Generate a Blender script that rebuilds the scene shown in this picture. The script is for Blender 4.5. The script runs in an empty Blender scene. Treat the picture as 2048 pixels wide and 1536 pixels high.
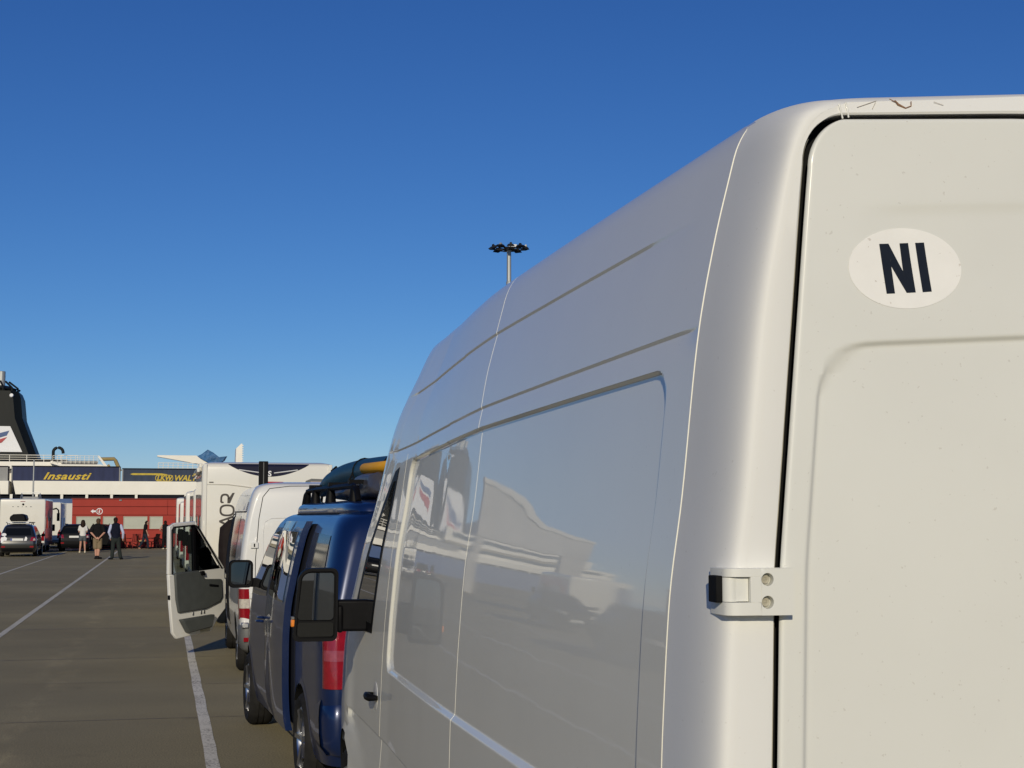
import bpy, bmesh, math, random
import numpy as np
from mathutils import Vector, Matrix
R = math.radians
random.seed(7)
SC = bpy.context.scene
COL = SC.collection
# ------------------------------------------------------------------ camera
CAM_H = 1.9
YAW, PITCH = 13.0292, 5.1238
cd = bpy.data.cameras.new('camera')
cam = bpy.data.objects.new('camera', cd)
COL.objects.link(cam)
cam.location = (0, 0, CAM_H)
cam.rotation_euler = (R(90 + PITCH), 0, R(-YAW))
cd.sensor_width = 36.0
cd.lens = 36.0 * 3000 / 2048
cd.clip_start = 0.05
cd.clip_end = 20000
cd.dof.use_dof = False
cd.dof.focus_distance = 5.0
cd.dof.aperture_fstop = 11.0
SC.camera = cam
# ------------------------------------------------------------------ sky and sun
SUN_EL, SUN_AZ = 19.0, -15.5         # azimuth, positive to the right of straight behind the camera's lane
world = bpy.data.worlds.new('World')
SC.world = world
world.use_nodes = True
wn = world.node_tree
bg = wn.nodes['Background']
sky = wn.nodes.new('ShaderNodeTexSky')
sky.sky_type = 'NISHITA'
sky.sun_disc = False
sky.sun_elevation = R(SUN_EL)
sky.sun_rotation = R(180 - SUN_AZ)
sky.air_density = 1.0
sky.altitude = 1500
sky.dust_density = 0.0
sky.ozone_density = 6.0
sep = wn.nodes.new('ShaderNodeSeparateColor'); cmb = wn.nodes.new('ShaderNodeCombineColor')
wn.links.new(sky.outputs[0], sep.inputs[0])
for ch, (k, g_) in enumerate(((0.80, 1.40), (0.645, 1.18), (0.675, 0.93))):
    m1 = wn.nodes.new('ShaderNodeMath'); m1.operation = 'MULTIPLY'; m1.inputs[1].default_value = 0.105
    m2 = wn.nodes.new('ShaderNodeMath'); m2.operation = 'POWER'; m2.inputs[1].default_value = g_
    m3 = wn.nodes.new('ShaderNodeMath'); m3.operation = 'MULTIPLY'; m3.inputs[1].default_value = 10 * k
    wn.links.new(sep.outputs[ch], m1.inputs[0]); wn.links.new(m1.outputs[0], m2.inputs[0]); wn.links.new(m2.outputs[0], m3.inputs[0]); wn.links.new(m3.outputs[0], cmb.inputs[ch])
wn.links.new(cmb.outputs[0], bg.inputs[0])
bg.inputs[1].default_value = 0.10
sd = bpy.data.lights.new('sun', 'SUN')
sd.energy = 2.72
sd.angle = R(0.53)
sd.color = (1.0, 0.90, 0.70)
sun = bpy.data.objects.new('sun', sd)
COL.objects.link(sun)
S = Vector((math.sin(R(SUN_AZ)) * math.cos(R(SUN_EL)), -math.cos(R(SUN_AZ)) * math.cos(R(SUN_EL)), math.sin(R(SUN_EL))))
sun.rotation_euler = S.to_track_quat('Z', 'Y').to_euler()
sun.location = (0, -20, 30)
SC.view_settings.view_transform = 'Standard'
SC.view_settings.look = 'None'
SC.view_settings.exposure = 0.0
SC.view_settings.gamma = 1.0
SC.view_settings.use_curve_mapping = False
# ------------------------------------------------------------------ materials
def srgb(r, g, b):
    f = lambda c: (c / 255 / 12.92) if c / 255 <= 0.04045 else ((c / 255 + 0.055) / 1.055) ** 2.4
    return (f(r), f(g), f(b))
MATS = {}
def mat(name, col, rough=0.5, metal=0.0, coat=0.0, coat_rough=0.03, var=0.0, vscale=6.0, bump=0.0, bscale=40.0,
        wave=0.0, wscale=1.5, spots=0.0, spot_col=(0.2, 0.13, 0.08), spec=0.5, rough_var=0.0, stretch=None):
    m = bpy.data.materials.new(name)
    m.use_nodes = True
    nt = m.node_tree
    N, L = nt.nodes, nt.links
    b = N['Principled BSDF']
    b.inputs['Base Color'].default_value = (*col, 1)
    b.inputs['Roughness'].default_value = rough
    b.inputs['Metallic'].default_value = metal
    b.inputs['Coat Weight'].default_value = coat
    b.inputs['Coat Roughness'].default_value = coat_rough
    b.inputs['Specular IOR Level'].default_value = spec
    tc = N.new('ShaderNodeTexCoord')
    src = tc.outputs['Object']
    if stretch:
        mp = N.new('ShaderNodeMapping'); mp.inputs['Scale'].default_value = stretch
        L.new(src, mp.inputs[0]); src = mp.outputs[0]
    def noise(sc, det=4.0, rg=0.55):
        n = N.new('ShaderNodeTexNoise'); n.inputs['Scale'].default_value = sc
        n.inputs['Detail'].default_value = det; n.inputs['Roughness'].default_value = rg
        L.new(src, n.inputs['Vector']); return n
    colout = None
    if var > 0:
        n = noise(vscale)
        r = N.new('ShaderNodeValToRGB')
        r.color_ramp.elements[0].position = 0.3; r.color_ramp.elements[1].position = 0.7
        r.color_ramp.elements[0].color = (*[c * (1 - var) for c in col], 1)
        r.color_ramp.elements[1].color = (*[min(1, c * (1 + var)) for c in col], 1)
        L.new(n.outputs['Fac'], r.inputs[0]); colout = r.outputs[0]
    if spots > 0:
        n = noise(95, 2.0, 0.5)
        r = N.new('ShaderNodeValToRGB')
        r.color_ramp.elements[0].position = 0.715; r.color_ramp.elements[1].position = 0.75
        L.new(n.outputs['Fac'], r.inputs[0])
        mu = N.new('ShaderNodeMath'); mu.operation = 'MULTIPLY'; mu.inputs[1].default_value = spots
        L.new(r.outputs[0], mu.inputs[0])
        mx = N.new('ShaderNodeMix'); mx.data_type = 'RGBA'
        L.new(mu.outputs[0], mx.inputs['Factor'])
        if colout: L.new(colout, mx.inputs['A'])
        else: mx.inputs['A'].default_value = (*col, 1)
        mx.inputs['B'].default_value = (*spot_col, 1)
        colout = mx.outputs['Result']
    if colout: L.new(colout, b.inputs['Base Color'])
    if rough_var > 0:
        n = noise(vscale * 2.3)
        mr = N.new('ShaderNodeMapRange')
        mr.inputs[3].default_value = max(0, rough - rough_var); mr.inputs[4].default_value = rough + rough_var
        L.new(n.outputs['Fac'], mr.inputs[0]); L.new(mr.outputs[0], b.inputs['Roughness'])
    if bump > 0:
        n = noise(bscale, 5.0)
        bp = N.new('ShaderNodeBump'); bp.inputs['Strength'].default_value = 1.0; bp.inputs['Distance'].default_value = bump
        L.new(n.outputs['Fac'], bp.inputs['Height']); L.new(bp.outputs[0], b.inputs['Normal'])
    if wave > 0:
        n = noise(wscale, 1.0)
        bp = N.new('ShaderNodeBump'); bp.inputs['Strength'].default_value = 1.0; bp.inputs['Distance'].default_value = wave
        L.new(n.outputs['Fac'], bp.inputs['Height'])
        L.new(bp.outputs[0], b.inputs['Coat Normal'])
    MATS[name] = m
    return m
def glass_mat(name, tint, rough=0.0, fac=1.0):
    m = bpy.data.materials.new(name); m.use_nodes = True
    nt = m.node_tree; N, L = nt.nodes, nt.links
    N.remove(N['Principled BSDF'])
    t = N.new('ShaderNodeBsdfTransparent'); t.inputs[0].default_value = (*tint, 1)
    g = N.new('ShaderNodeBsdfGlossy'); g.inputs['Roughness'].default_value = rough
    fr = N.new('ShaderNodeFresnel')
    ge = N.new('ShaderNodeNewGeometry'); mr = N.new('ShaderNodeMapRange'); mr.inputs[3].default_value = 1.5; mr.inputs[4].default_value = 1 / 1.5
    L.new(ge.outputs['Backfacing'], mr.inputs[0]); L.new(mr.outputs[0], fr.inputs[0])
    mx = N.new('ShaderNodeMixShader')
    L.new(fr.outputs[0], mx.inputs[0]); L.new(t.outputs[0], mx.inputs[1]); L.new(g.outputs[0], mx.inputs[2])
    L.new(mx.outputs[0], N['Material Output'].inputs[0])
    MATS[name] = m
    return m
mat('near_white', (0.86, 0.835, 0.72), rough=0.42, coat=0.8, coat_rough=0.012, var=0.018, vscale=2.2, wave=0.0008, wscale=3.2, spots=0.15, spot_col=(0.32, 0.27, 0.2))
_m = MATS['near_white'].node_tree
_n = _m.nodes.new('ShaderNodeTexNoise'); _n.inputs['Scale'].default_value = 2.4; _n.inputs['Detail'].default_value = 7; _n.inputs['Roughness'].default_value = 0.65
_t = _m.nodes.new('ShaderNodeTexCoord'); _m.links.new(_t.outputs['Object'], _n.inputs['Vector'])
_r = _m.nodes.new('ShaderNodeMapRange'); _r.inputs[1].default_value = 0.4; _r.inputs[2].default_value = 0.75; _r.inputs[3].default_value = 0.008; _r.inputs[4].default_value = 0.06
_m.links.new(_n.outputs['Fac'], _r.inputs[0]); _m.links.new(_r.outputs[0], _m.nodes['Principled BSDF'].inputs['Coat Roughness'])
mat('corner_white', (0.80, 0.79, 0.74), rough=0.65, spec=0.25, coat=0.05, coat_rough=0.4, var=0.02, vscale=1.7, spots=0.15, spot_col=(0.3, 0.25, 0.18), bump=0.00006, bscale=400)
mat('door_white', (0.745, 0.74, 0.675), rough=0.5, coat=0.35, coat_rough=0.16, var=0.03, vscale=1.7, spots=0.22, spot_col=(0.28, 0.22, 0.15), bump=0.00008, bscale=500)
mat('white_paint', (0.74, 0.73, 0.69), rough=0.35, coat=0.8, coat_rough=0.03, var=0.02, vscale=2.0, wave=0.002, wscale=2.5)
mat('cream_white', (0.78, 0.75, 0.66), rough=0.3, coat=0.9, coat_rough=0.02, var=0.015, vscale=1.2, wave=0.004, wscale=1.6)
mat('navy_paint', (0.005, 0.018, 0.078), rough=0.3, metal=0.2, coat=0.65, coat_rough=0.02, var=0.1, vscale=3, wave=0.0015, wscale=2.5)
mat('dark_car_paint', (0.022, 0.022, 0.02), rough=0.3, metal=0.3, coat=1.0, coat_rough=0.05, var=0.15, vscale=4)
mat('black_car_paint', (0.005, 0.005, 0.006), rough=0.5, spec=0.12, coat=0.25, coat_rough=0.03, var=0.2, vscale=4)
mat('dark_glass', (0.008, 0.010, 0.012), rough=0.02, coat=1.0, coat_rough=0.0, spec=0.8)
mat('tinted_glass', (0.006, 0.007, 0.008), rough=0.06, spec=0.25)
mat('black_plastic', (0.005, 0.005, 0.006), rough=0.5, spec=0.1, var=0.2, vscale=20, bump=0.0002, bscale=300)
mat('rubber', (0.010, 0.010, 0.010), rough=0.75, var=0.25, vscale=14)
mat('tyre_rubber', (0.021, 0.02, 0.019), rough=0.8, var=0.3, vscale=10, bump=0.001, bscale=60)
mat('grey_trim', (0.062, 0.068, 0.066), rough=0.6, var=0.1, vscale=10, bump=0.0003, bscale=250)
mat('bumper_grey', (0.12, 0.12, 0.115), rough=0.55, var=0.12, vscale=8, bump=0.0003, bscale=250)
mat('alloy', (0.5, 0.5, 0.5), rough=0.28, metal=1.0, var=0.1, vscale=10)
mat('steel', (0.42, 0.42, 0.42), rough=0.4, metal=0.9, var=0.1, vscale=10)
mat('mirror_glass', (0.12, 0.125, 0.13), rough=0.01, metal=1.0)
mat('lamp_red', (0.27, 0.006, 0.012), rough=0.12, coat=1.0, var=0.15, vscale=30, bump=0.001, bscale=120)
mat('lamp_pink', (0.30, 0.05, 0.07), rough=0.12, coat=1.0, var=0.15, vscale=30, bump=0.001, bscale=120)
mat('lamp_clear', (0.55, 0.5, 0.42), rough=0.12, coat=1.0, var=0.2, vscale=35, bump=0.001, bscale=120)
mat('lamp_amber', (0.75, 0.22, 0.02), rough=0.15, coat=1.0, var=0.1, vscale=30)
mat('sticker_white', (0.90, 0.88, 0.82), rough=0.4, var=0.02, vscale=20, spots=0.5, spot_col=(0.5, 0.44, 0.36))
mat('ink_black', (0.008, 0.009, 0.011), rough=0.35, var=0.2, vscale=30)
mat('letter_brown', (0.045, 0.036, 0.03), rough=0.5, var=0.1, vscale=10)
mat('swoosh_navy', (0.006, 0.008, 0.03), rough=0.6, spec=0.2, var=0.1, vscale=3)
mat('red_decal', (0.42, 0.02, 0.025), rough=0.35, var=0.1, vscale=4)
mat('rust', (0.27, 0.15, 0.08), rough=0.9, var=0.4, vscale=120)
mat('scratch', (0.52, 0.47, 0.39), rough=0.8, var=0.2, vscale=120)
mat('seal_beige', (0.42, 0.39, 0.30), rough=0.6, var=0.1, vscale=20)
mat('kayak_teal', (0.006, 0.048, 0.085), rough=0.5, coat=0.05, var=0.15, vscale=5)
mat('float_yellow', (0.92, 0.43, 0.015), rough=0.6, spec=0.2, var=0.05, vscale=10)
mat('bag_grey', (0.07, 0.068, 0.075), rough=0.38, var=0.2, vscale=8, bump=0.02, bscale=5)
mat('cover_brown', (0.020, 0.015, 0.014), rough=0.7, var=0.2, vscale=5, bump=0.015, bscale=6)
mat('red_panel', (0.37, 0.043, 0.029), rough=0.6, spec=0.2, var=0.06, vscale=1.2, bump=0.001, bscale=30)
mat('red_joint', (0.20, 0.025, 0.02), rough=0.7, var=0.1, vscale=3)
mat('blind', (0.46, 0.47, 0.38), rough=0.4, coat=0.25, coat_rough=0.1, var=0.05, vscale=2.5)
mat('pink_reflection', (0.50, 0.38, 0.33), rough=0.15, coat=0.8, var=0.05, vscale=3)  # pinkish reflection in the motorhome's rear window, painted as the pane's base colour
mat('sign_white', (0.8, 0.8, 0.8), rough=0.5, var=0.02, vscale=5)
mat('ship_white', (0.88, 0.84, 0.73), rough=0.5, var=0.04, vscale=0.35, bump=0.01, bscale=0.8)
mat('ship_blue', (0.022, 0.075, 0.22), rough=0.45, var=0.1, vscale=0.3)
mat('trailer_navy', (0.026, 0.034, 0.085), rough=0.6, spec=0.2, var=0.15, vscale=0.8, stretch=(3, 1, 0.5))
mat('trailer_slate', (0.036, 0.05, 0.085), rough=0.6, spec=0.2, var=0.15, vscale=0.8, stretch=(3, 1, 0.5))
mat('trailer_grey', (0.27, 0.27, 0.26), rough=0.6, var=0.1, vscale=0.8)
mat('letter_yellow', (0.60, 0.42, 0.02), rough=0.6, var=0.1, vscale=2)
mat('letter_ochre', (0.52, 0.38, 0.03), rough=0.6, var=0.15, vscale=2)
mat('funnel_black', (0.008, 0.010, 0.010), rough=0.5, spec=0.2, var=0.4, vscale=0.5, stretch=(1.2, 1, 0.3))
mat('crane_ochre', (0.34, 0.25, 0.09), rough=0.6, var=0.1, vscale=2)
mat('tarp_blue', (0.03, 0.13, 0.30), rough=0.5, var=0.35, vscale=1.2, bump=0.25, bscale=1.5)
mat('dark_opening', (0.012, 0.013, 0.018), rough=0.8, var=0.2, vscale=2)
mat('galvanised', (0.40, 0.41, 0.40), rough=0.5, metal=0.5, var=0.12, vscale=1.5, stretch=(1, 1, 0.2))
mat('lamp_black', (0.02, 0.02, 0.022), rough=0.5, var=0.2, vscale=4)
mat('concrete', (0.48, 0.46, 0.42), rough=0.8, var=0.12, vscale=0.9, bump=0.01, bscale=8)
mat('shed_white', (0.66, 0.64, 0.58), rough=0.6, var=0.06, vscale=0.4)
mat('water', (0.01, 0.03, 0.05), rough=0.08, spec=0.6, bump=0.05, bscale=0.7)
mat('plate', (0.7, 0.7, 0.66), rough=0.5, var=0.05, vscale=20)
mat('plate_blue', (0.03, 0.07, 0.35), rough=0.5, var=0.05, vscale=20)
mat('skin', (0.50, 0.26, 0.18), rough=0.55, var=0.08, vscale=14)
mat('hair_brown', (0.022, 0.011, 0.007), rough=0.6, var=0.3, vscale=40)
mat('hair_sandy', (0.10, 0.06, 0.035), rough=0.6, var=0.3, vscale=40)
mat('cloth_white', (0.74, 0.72, 0.68), rough=0.85, var=0.06, vscale=10, bump=0.006, bscale=14)
mat('cloth_black', (0.010, 0.010, 0.011), rough=0.85, var=0.2, vscale=10, bump=0.006, bscale=14)
mat('cloth_navy', (0.008, 0.010, 0.022), rough=0.85, var=0.2, vscale=10, bump=0.006, bscale=14)
mat('cloth_lilac', (0.50, 0.54, 0.72), rough=0.85, var=0.06, vscale=10, bump=0.006, bscale=14)
mat('cloth_khaki', (0.24, 0.185, 0.115), rough=0.85, var=0.12, vscale=10, bump=0.006, bscale=14)
mat('cloth_denim', (0.10, 0.115, 0.13), rough=0.85, var=0.2, vscale=12, bump=0.006, bscale=14)
mat('cloth_grey', (0.026, 0.032, 0.030), rough=0.85, var=0.15, vscale=10, bump=0.006, bscale=14)
mat('jeans_dark', (0.022, 0.03, 0.045), rough=0.85, var=0.2, vscale=10, bump=0.006, bscale=14)
mat('shoe_cream', (0.68, 0.60, 0.44), rough=0.7, var=0.05, vscale=20)
mat('shoe_black', (0.010, 0.010, 0.011), rough=0.5, var=0.2, vscale=20)
mat('chair_brown', (0.018, 0.008, 0.007), rough=0.6, var=0.2, vscale=10)
mat('cushion', (0.55, 0.42, 0.2), rough=0.8, var=0.1, vscale=10)
glass_mat('clear_glass', (0.72, 0.78, 0.76))
glass_mat('smoked_glass', (0.10, 0.11, 0.12))

for n_ in MATS:
    if n_.startswith(('cloth', 'hair', 'jeans', 'shoe_black', 'rubber', 'tyre', 'cover_brown', 'dark_opening', 'lamp_black', 'chair')):
        MATS[n_].node_tree.nodes['Principled BSDF'].inputs['Specular IOR Level'].default_value = 0.12
def asphalt_mat():
    m = bpy.data.materials.new('asphalt'); m.use_nodes = True
    nt = m.node_tree; N, L = nt.nodes, nt.links
    b = N['Principled BSDF']; b.inputs['Roughness'].default_value = 0.86
    b.inputs['Specular IOR Level'].default_value = 0.12
    tc = N.new('ShaderNodeTexCoord')
    def noise(sc, det, stretch, rg=0.6):
        mp = N.new('ShaderNodeMapping'); mp.inputs['Scale'].default_value = stretch
        L.new(tc.outputs['Object'], mp.inputs[0])
        n = N.new('ShaderNodeTexNoise'); n.inputs['Scale'].default_value = sc
        n.inputs['Detail'].default_value = det; n.inputs['Roughness'].default_value = rg
        L.new(mp.outputs[0], n.inputs['Vector']); return n.outputs['Fac']
    def ramp(f, p0, p1, c0, c1):
        r = N.new('ShaderNodeValToRGB'); e = r.color_ramp.elements
        e[0].position, e[1].position = p0, p1; e[0].color = (*c0, 1); e[1].color = (*c1, 1)
        L.new(f, r.inputs[0]); return r.outputs[0]
    def mix(a, c, f, mode='MIX'):
        x = N.new('ShaderNodeMix'); x.data_type = 'RGBA'; x.blend_type = mode
        if isinstance(f, float): x.inputs['Factor'].default_value = f
        else: L.new(f, x.inputs['Factor'])
        L.new(a, x.inputs['A']); L.new(c, x.inputs['B']); return x.outputs['Result']
    base = ramp(noise(0.22, 6, (1, 1, 1)), 0.3, 0.72, (0.275, 0.238, 0.142), (0.35, 0.304, 0.184))
    streak = ramp(noise(0.5, 5, (0.25, 1.0, 1)), 0.35, 0.7, (0.9, 0.9, 0.9), (1.07, 1.06, 1.04))
    base = mix(base, streak, 1.0, 'MULTIPLY')
    grain = ramp(noise(70, 3, (1, 1, 1), 0.75), 0.3, 0.72, (0.5, 0.5, 0.5), (1.5, 1.47, 1.42))
    base = mix(base, grain, 1.0, 'MULTIPLY')
    chips = ramp(noise(160, 2, (1, 1, 1)), 0.66, 0.72, (1, 1, 1), (2.1, 2.0, 1.85))
    base = mix(base, chips, 1.0, 'MULTIPLY')
    scuff = ramp(noise(1.3, 8, (1.0, 0.22, 1), 0.7), 0.6, 0.78, (1, 1, 1), (1.45, 1.42, 1.36))
    base = mix(base, scuff, 1.0, 'MULTIPLY')
    oil = ramp(noise(0.75, 3, (1, 0.7, 1)), 0.67, 0.76, (1, 1, 1), (0.66, 0.66, 0.67))
    base = mix(base, oil, 1.0, 'MULTIPLY')
    # paler scuffed wheel tracks along the lanes
    sx = N.new('ShaderNodeSeparateXYZ'); L.new(tc.outputs['Object'], sx.inputs[0])
    m1 = N.new('ShaderNodeMath'); m1.operation = 'ADD'; m1.inputs[1].default_value = 1.25; L.new(sx.outputs[0], m1.inputs[0])
    m2 = N.new('ShaderNodeMath'); m2.operation = 'ABSOLUTE'; L.new(m1.outputs[0], m2.inputs[0])
    trk = ramp(m2.outputs[0], 0.05, 0.32, (1, 1, 1), (0, 0, 0))
    sc2 = ramp(noise(2.6, 6, (1.0, 0.35, 1), 0.7), 0.47, 0.66, (0, 0, 0), (0.55, 0.55, 0.55))
    tm = N.new('ShaderNodeMath'); tm.operation = 'MULTIPLY'; L.new(trk, tm.inputs[0]); L.new(sc2, tm.inputs[1])
    pale = N.new('ShaderNodeMix'); pale.data_type = 'RGBA'; pale.blend_type = 'MULTIPLY'; pale.inputs['Factor'].default_value = 1.0
    L.new(base, pale.inputs['A']); pale.inputs['B'].default_value = (1.5, 1.46, 1.42, 1)
    base = mix(base, pale.outputs['Result'], tm.outputs[0])
    L.new(base, b.inputs['Base Color'])
    bp = N.new('ShaderNodeBump'); bp.inputs['Distance'].default_value = 0.0012
    L.new(noise(90, 4, (1, 1, 1), 0.7), bp.inputs['Height']); L.new(bp.outputs[0], b.inputs['Normal'])
    MATS['asphalt'] = m
asphalt_mat()
def paint_mat(name, worn, base):
    m = bpy.data.materials.new(name); m.use_nodes = True
    nt = m.node_tree; N, L = nt.nodes, nt.links
    b = N['Principled BSDF']; b.inputs['Roughness'].default_value = 0.75
    tc = N.new('ShaderNodeTexCoord')
    def noise(sc, det, rg):
        n = N.new('ShaderNodeTexNoise'); n.inputs['Scale'].default_value = sc
        n.inputs['Detail'].default_value = det; n.inputs['Roughness'].default_value = rg
        L.new(tc.outputs['Object'], n.inputs['Vector']); return n.outputs['Fac']
    a = N.new('ShaderNodeMath'); a.operation = 'MULTIPLY_ADD'
    L.new(noise(38, 5, 0.65), a.inputs[0]); a.inputs[1].default_value = 0.75
    k = N.new('ShaderNodeMath'); k.operation = 'MULTIPLY'; L.new(noise(2.2, 3, 0.5), k.inputs[0]); k.inputs[1].default_value = 0.35
    L.new(k.outputs[0], a.inputs[2])
    r = N.new('ShaderNodeValToRGB'); e = r.color_ramp.elements
    e[0].position, e[1].position = worn - 0.05, worn + 0.04
    e[0].color = (0.25, 0.215, 0.15, 1); e[1].color = (*base, 1)
    L.new(a.outputs[0], r.inputs[0]); L.new(r.outputs[0], b.inputs['Base Color'])
    MATS[name] = m
paint_mat('line_paint', 0.50, (0.78, 0.73, 0.60))
paint_mat('line_paint_old', 0.47, (0.66, 0.61, 0.48))
mat('joint_tar', (0.205, 0.175, 0.12), rough=0.8, var=0.3, vscale=6)
mat('joint_faint', (0.255, 0.217, 0.146), rough=0.85, var=0.3, vscale=6)
# ------------------------------------------------------------------ object helpers
def link(name, me, parent=None):
    o = bpy.data.objects.new(name, me); COL.objects.link(o)
    if parent is not None: o.parent = parent
    return o
def tag(o, label=None, cat=None, group=None, kind=None):
    if label: o['label'] = label
    if cat: o['category'] = cat
    if group: o['group'] = group
    if kind: o['kind'] = kind
    return o
def thing(name, label, cat, loc=(0, 0, 0), rz=0.0, group=None):
    o = bpy.data.objects.new(name, None); COL.objects.link(o)
    o.location = loc; o.rotation_euler = (0, 0, rz)
    o.empty_display_size = 0.2
    return tag(o, label, cat, group)
class MB:
    def __init__(s): s.v = []; s.f = []
    def add(s, vs, fs):
        b = len(s.v); s.v += [tuple(map(float, p)) for p in vs]; s.f += [tuple(i + b for i in f) for f in fs]; return s
    def box(s, x0, x1, y0, y1, z0, z1):
        return s.add([(x0, y0, z0), (x1, y0, z0), (x1, y1, z0), (x0, y1, z0), (x0, y0, z1), (x1, y0, z1), (x1, y1, z1), (x0, y1, z1)],
                     [(0, 3, 2, 1), (4, 5, 6, 7), (0, 1, 5, 4), (1, 2, 6, 5), (2, 3, 7, 6), (3, 0, 4, 7)])
    def bar(s, a, b, w, h):
        a, b = Vector(a), Vector(b); d = (b - a).normalized()
        up = Vector((0, 0, 1)) if abs(d.z) < 0.95 else Vector((0, 1, 0))
        r = d.cross(up).normalized(); u = r.cross(d)
        vs = [p + r * (i * w / 2) + u * (j * h / 2) for p in (a, b) for i, j in ((-1, -1), (1, -1), (1, 1), (-1, 1))]
        return s.add(vs, [(0, 1, 2, 3), (7, 6, 5, 4), (0, 4, 5, 1), (1, 5, 6, 2), (2, 6, 7, 3), (3, 7, 4, 0)])
    def tube(s, pts, r, n=8, cap=True):
        pts = [Vector(p) for p in pts]; m = len(pts)
        rs = r if isinstance(r, (list, tuple)) else [r] * m
        d0 = (pts[1] - pts[0]).normalized()
        ref = Vector((0, 0, 1)) if abs(d0.z) < 0.9 else Vector((1, 0, 0))
        vs = []
        for i, p in enumerate(pts):
            d = (pts[min(i + 1, m - 1)] - pts[max(i - 1, 0)]).normalized()
            a = d.cross(ref)
            if a.length < 1e-4: a = d.cross(Vector((0, 1, 0)))
            a.normalize(); b = d.cross(a); ref = -b if False else ref
            for k in range(n):
                t = 2 * math.pi * k / n
                vs.append(p + a * (rs[i] * math.cos(t)) + b * (rs[i] * math.sin(t)))
        fs = [(i * n + k, i * n + (k + 1) % n, (i + 1) * n + (k + 1) % n, (i + 1) * n + k) for i in range(m - 1) for k in range(n)]
        if cap: fs += [tuple(range(n))[::-1], tuple((m - 1) * n + k for k in range(n))]
        return s.add(vs, fs)
    def prism(s, poly, fn, t0, t1):
        n = len(poly)
        vs = [fn(a, b, t0) for a, b in poly] + [fn(a, b, t1) for a, b in poly]
        return s.add(vs, [tuple(range(n))[::-1], tuple(range(n, 2 * n))] + [(i, (i + 1) % n, (i + 1) % n + n, i + n) for i in range(n)])
    def lathe(s, prof, o, ax, n=24, closed=False):
        o, ax = Vector(o), Vector(ax).normalized()
        a = ax.orthogonal().normalized(); b = ax.cross(a); m = len(prof)
        vs = [o + ax * h + (a * math.cos(2 * math.pi * k / n) + b * math.sin(2 * math.pi * k / n)) * r for r, h in prof for k in range(n)]
        fs = [(i * n + k, i * n + (k + 1) % n, ((i + 1) % m) * n + (k + 1) % n, ((i + 1) % m) * n + k) for i in range(m if closed else m - 1) for k in range(n)]
        return s.add(vs, fs)
    def grid(s, P, flip=False):
        m, n = len(P), len(P[0])
        vs = [p for row in P for p in row]
        fs = [(i * n + j, i * n + j + 1, (i + 1) * n + j + 1, (i + 1) * n + j) for i in range(m - 1) for j in range(n - 1)]
        if flip: fs = [f[::-1] for f in fs]
        return s.add(vs, fs)
    def ball(s, c, r, nu=10, nv=8, sc=(1, 1, 1)):
        vs = [(c[0] + r * sc[0] * math.sin(math.pi * i / nv) * math.cos(2 * math.pi * j / nu),
               c[1] + r * sc[1] * math.sin(math.pi * i / nv) * math.sin(2 * math.pi * j / nu),
               c[2] + r * sc[2] * math.cos(math.pi * i / nv)) for i in range(nv + 1) for j in range(nu)]
        return s.add(vs, [(i * nu + j, (i + 1) * nu + j, (i + 1) * nu + (j + 1) % nu, i * nu + (j + 1) % nu) for i in range(nv) for j in range(nu)])
    def build(s, name, m, parent=None, smooth=None, bevel=0.0, seg=2, weld=False, recalc=True):
        me = bpy.data.meshes.new(name)
        me.from_pydata(s.v, [], s.f)
        if weld or recalc:
            bm = bmesh.new(); bm.from_mesh(me)
            if weld: bmesh.ops.remove_doubles(bm, verts=bm.verts, dist=1e-5)
            if recalc: bmesh.ops.recalc_face_normals(bm, faces=bm.faces)
            bm.to_mesh(me); bm.free()
        me.materials.append(MATS[m])
        if smooth is not None:
            me.polygons.foreach_set('use_smooth', [True] * len(me.polygons))
            me.set_sharp_from_angle(angle=R(smooth))
        me.update()
        o = link(name, me, parent)
        if bevel > 0:
            md = o.modifiers.new('bevel', 'BEVEL'); md.width = bevel; md.segments = seg; md.limit_method = 'ANGLE'; md.angle_limit = R(40)
            md.harden_normals = False
            if smooth is None:
                me.polygons.foreach_set('use_smooth', [True] * len(me.polygons)); me.set_sharp_from_angle(angle=R(50))
        return o
XZ = lambda y: (lambda a, b, t: (a, y + t, b))
YZ = lambda x: (lambda a, b, t: (x + t, a, b))
XY = lambda z: (lambda a, b, t: (a, b, z + t))
def text(name, s, size, m, parent, loc, rot=(90, 0, 0), shear=0.0, bold=0.0, ext=0.004, sx=1.0, align='CENTER', sp=1.0):
    cu = bpy.data.curves.new(name, 'FONT'); cu.body = s; cu.size = size; cu.extrude = ext; cu.shear = shear; cu.offset = bold
    cu.space_character = sp; cu.align_x = align; cu.align_y = 'CENTER'; cu.resolution_u = 4
    t = bpy.data.objects.new(name, cu); COL.objects.link(t)
    dg = bpy.context.evaluated_depsgraph_get()
    me = bpy.data.meshes.new_from_object(t.evaluated_get(dg))
    bpy.data.objects.remove(t)
    me.materials.clear(); me.materials.append(MATS[m])
    o = link(name, me, parent); o.location = loc; o.rotation_euler = tuple(map(R, rot)); o.scale = (sx, 1, 1)
    return o
def copy_tree(o, parent=None, depth=0):
    c = o.copy(); COL.objects.link(c)
    if parent is not None: c.parent = parent
    for ch in o.children: copy_tree(ch, c)
    return c
def ss(x): x = np.clip(x, 0, 1); return x * x * (3 - 2 * x)
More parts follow.
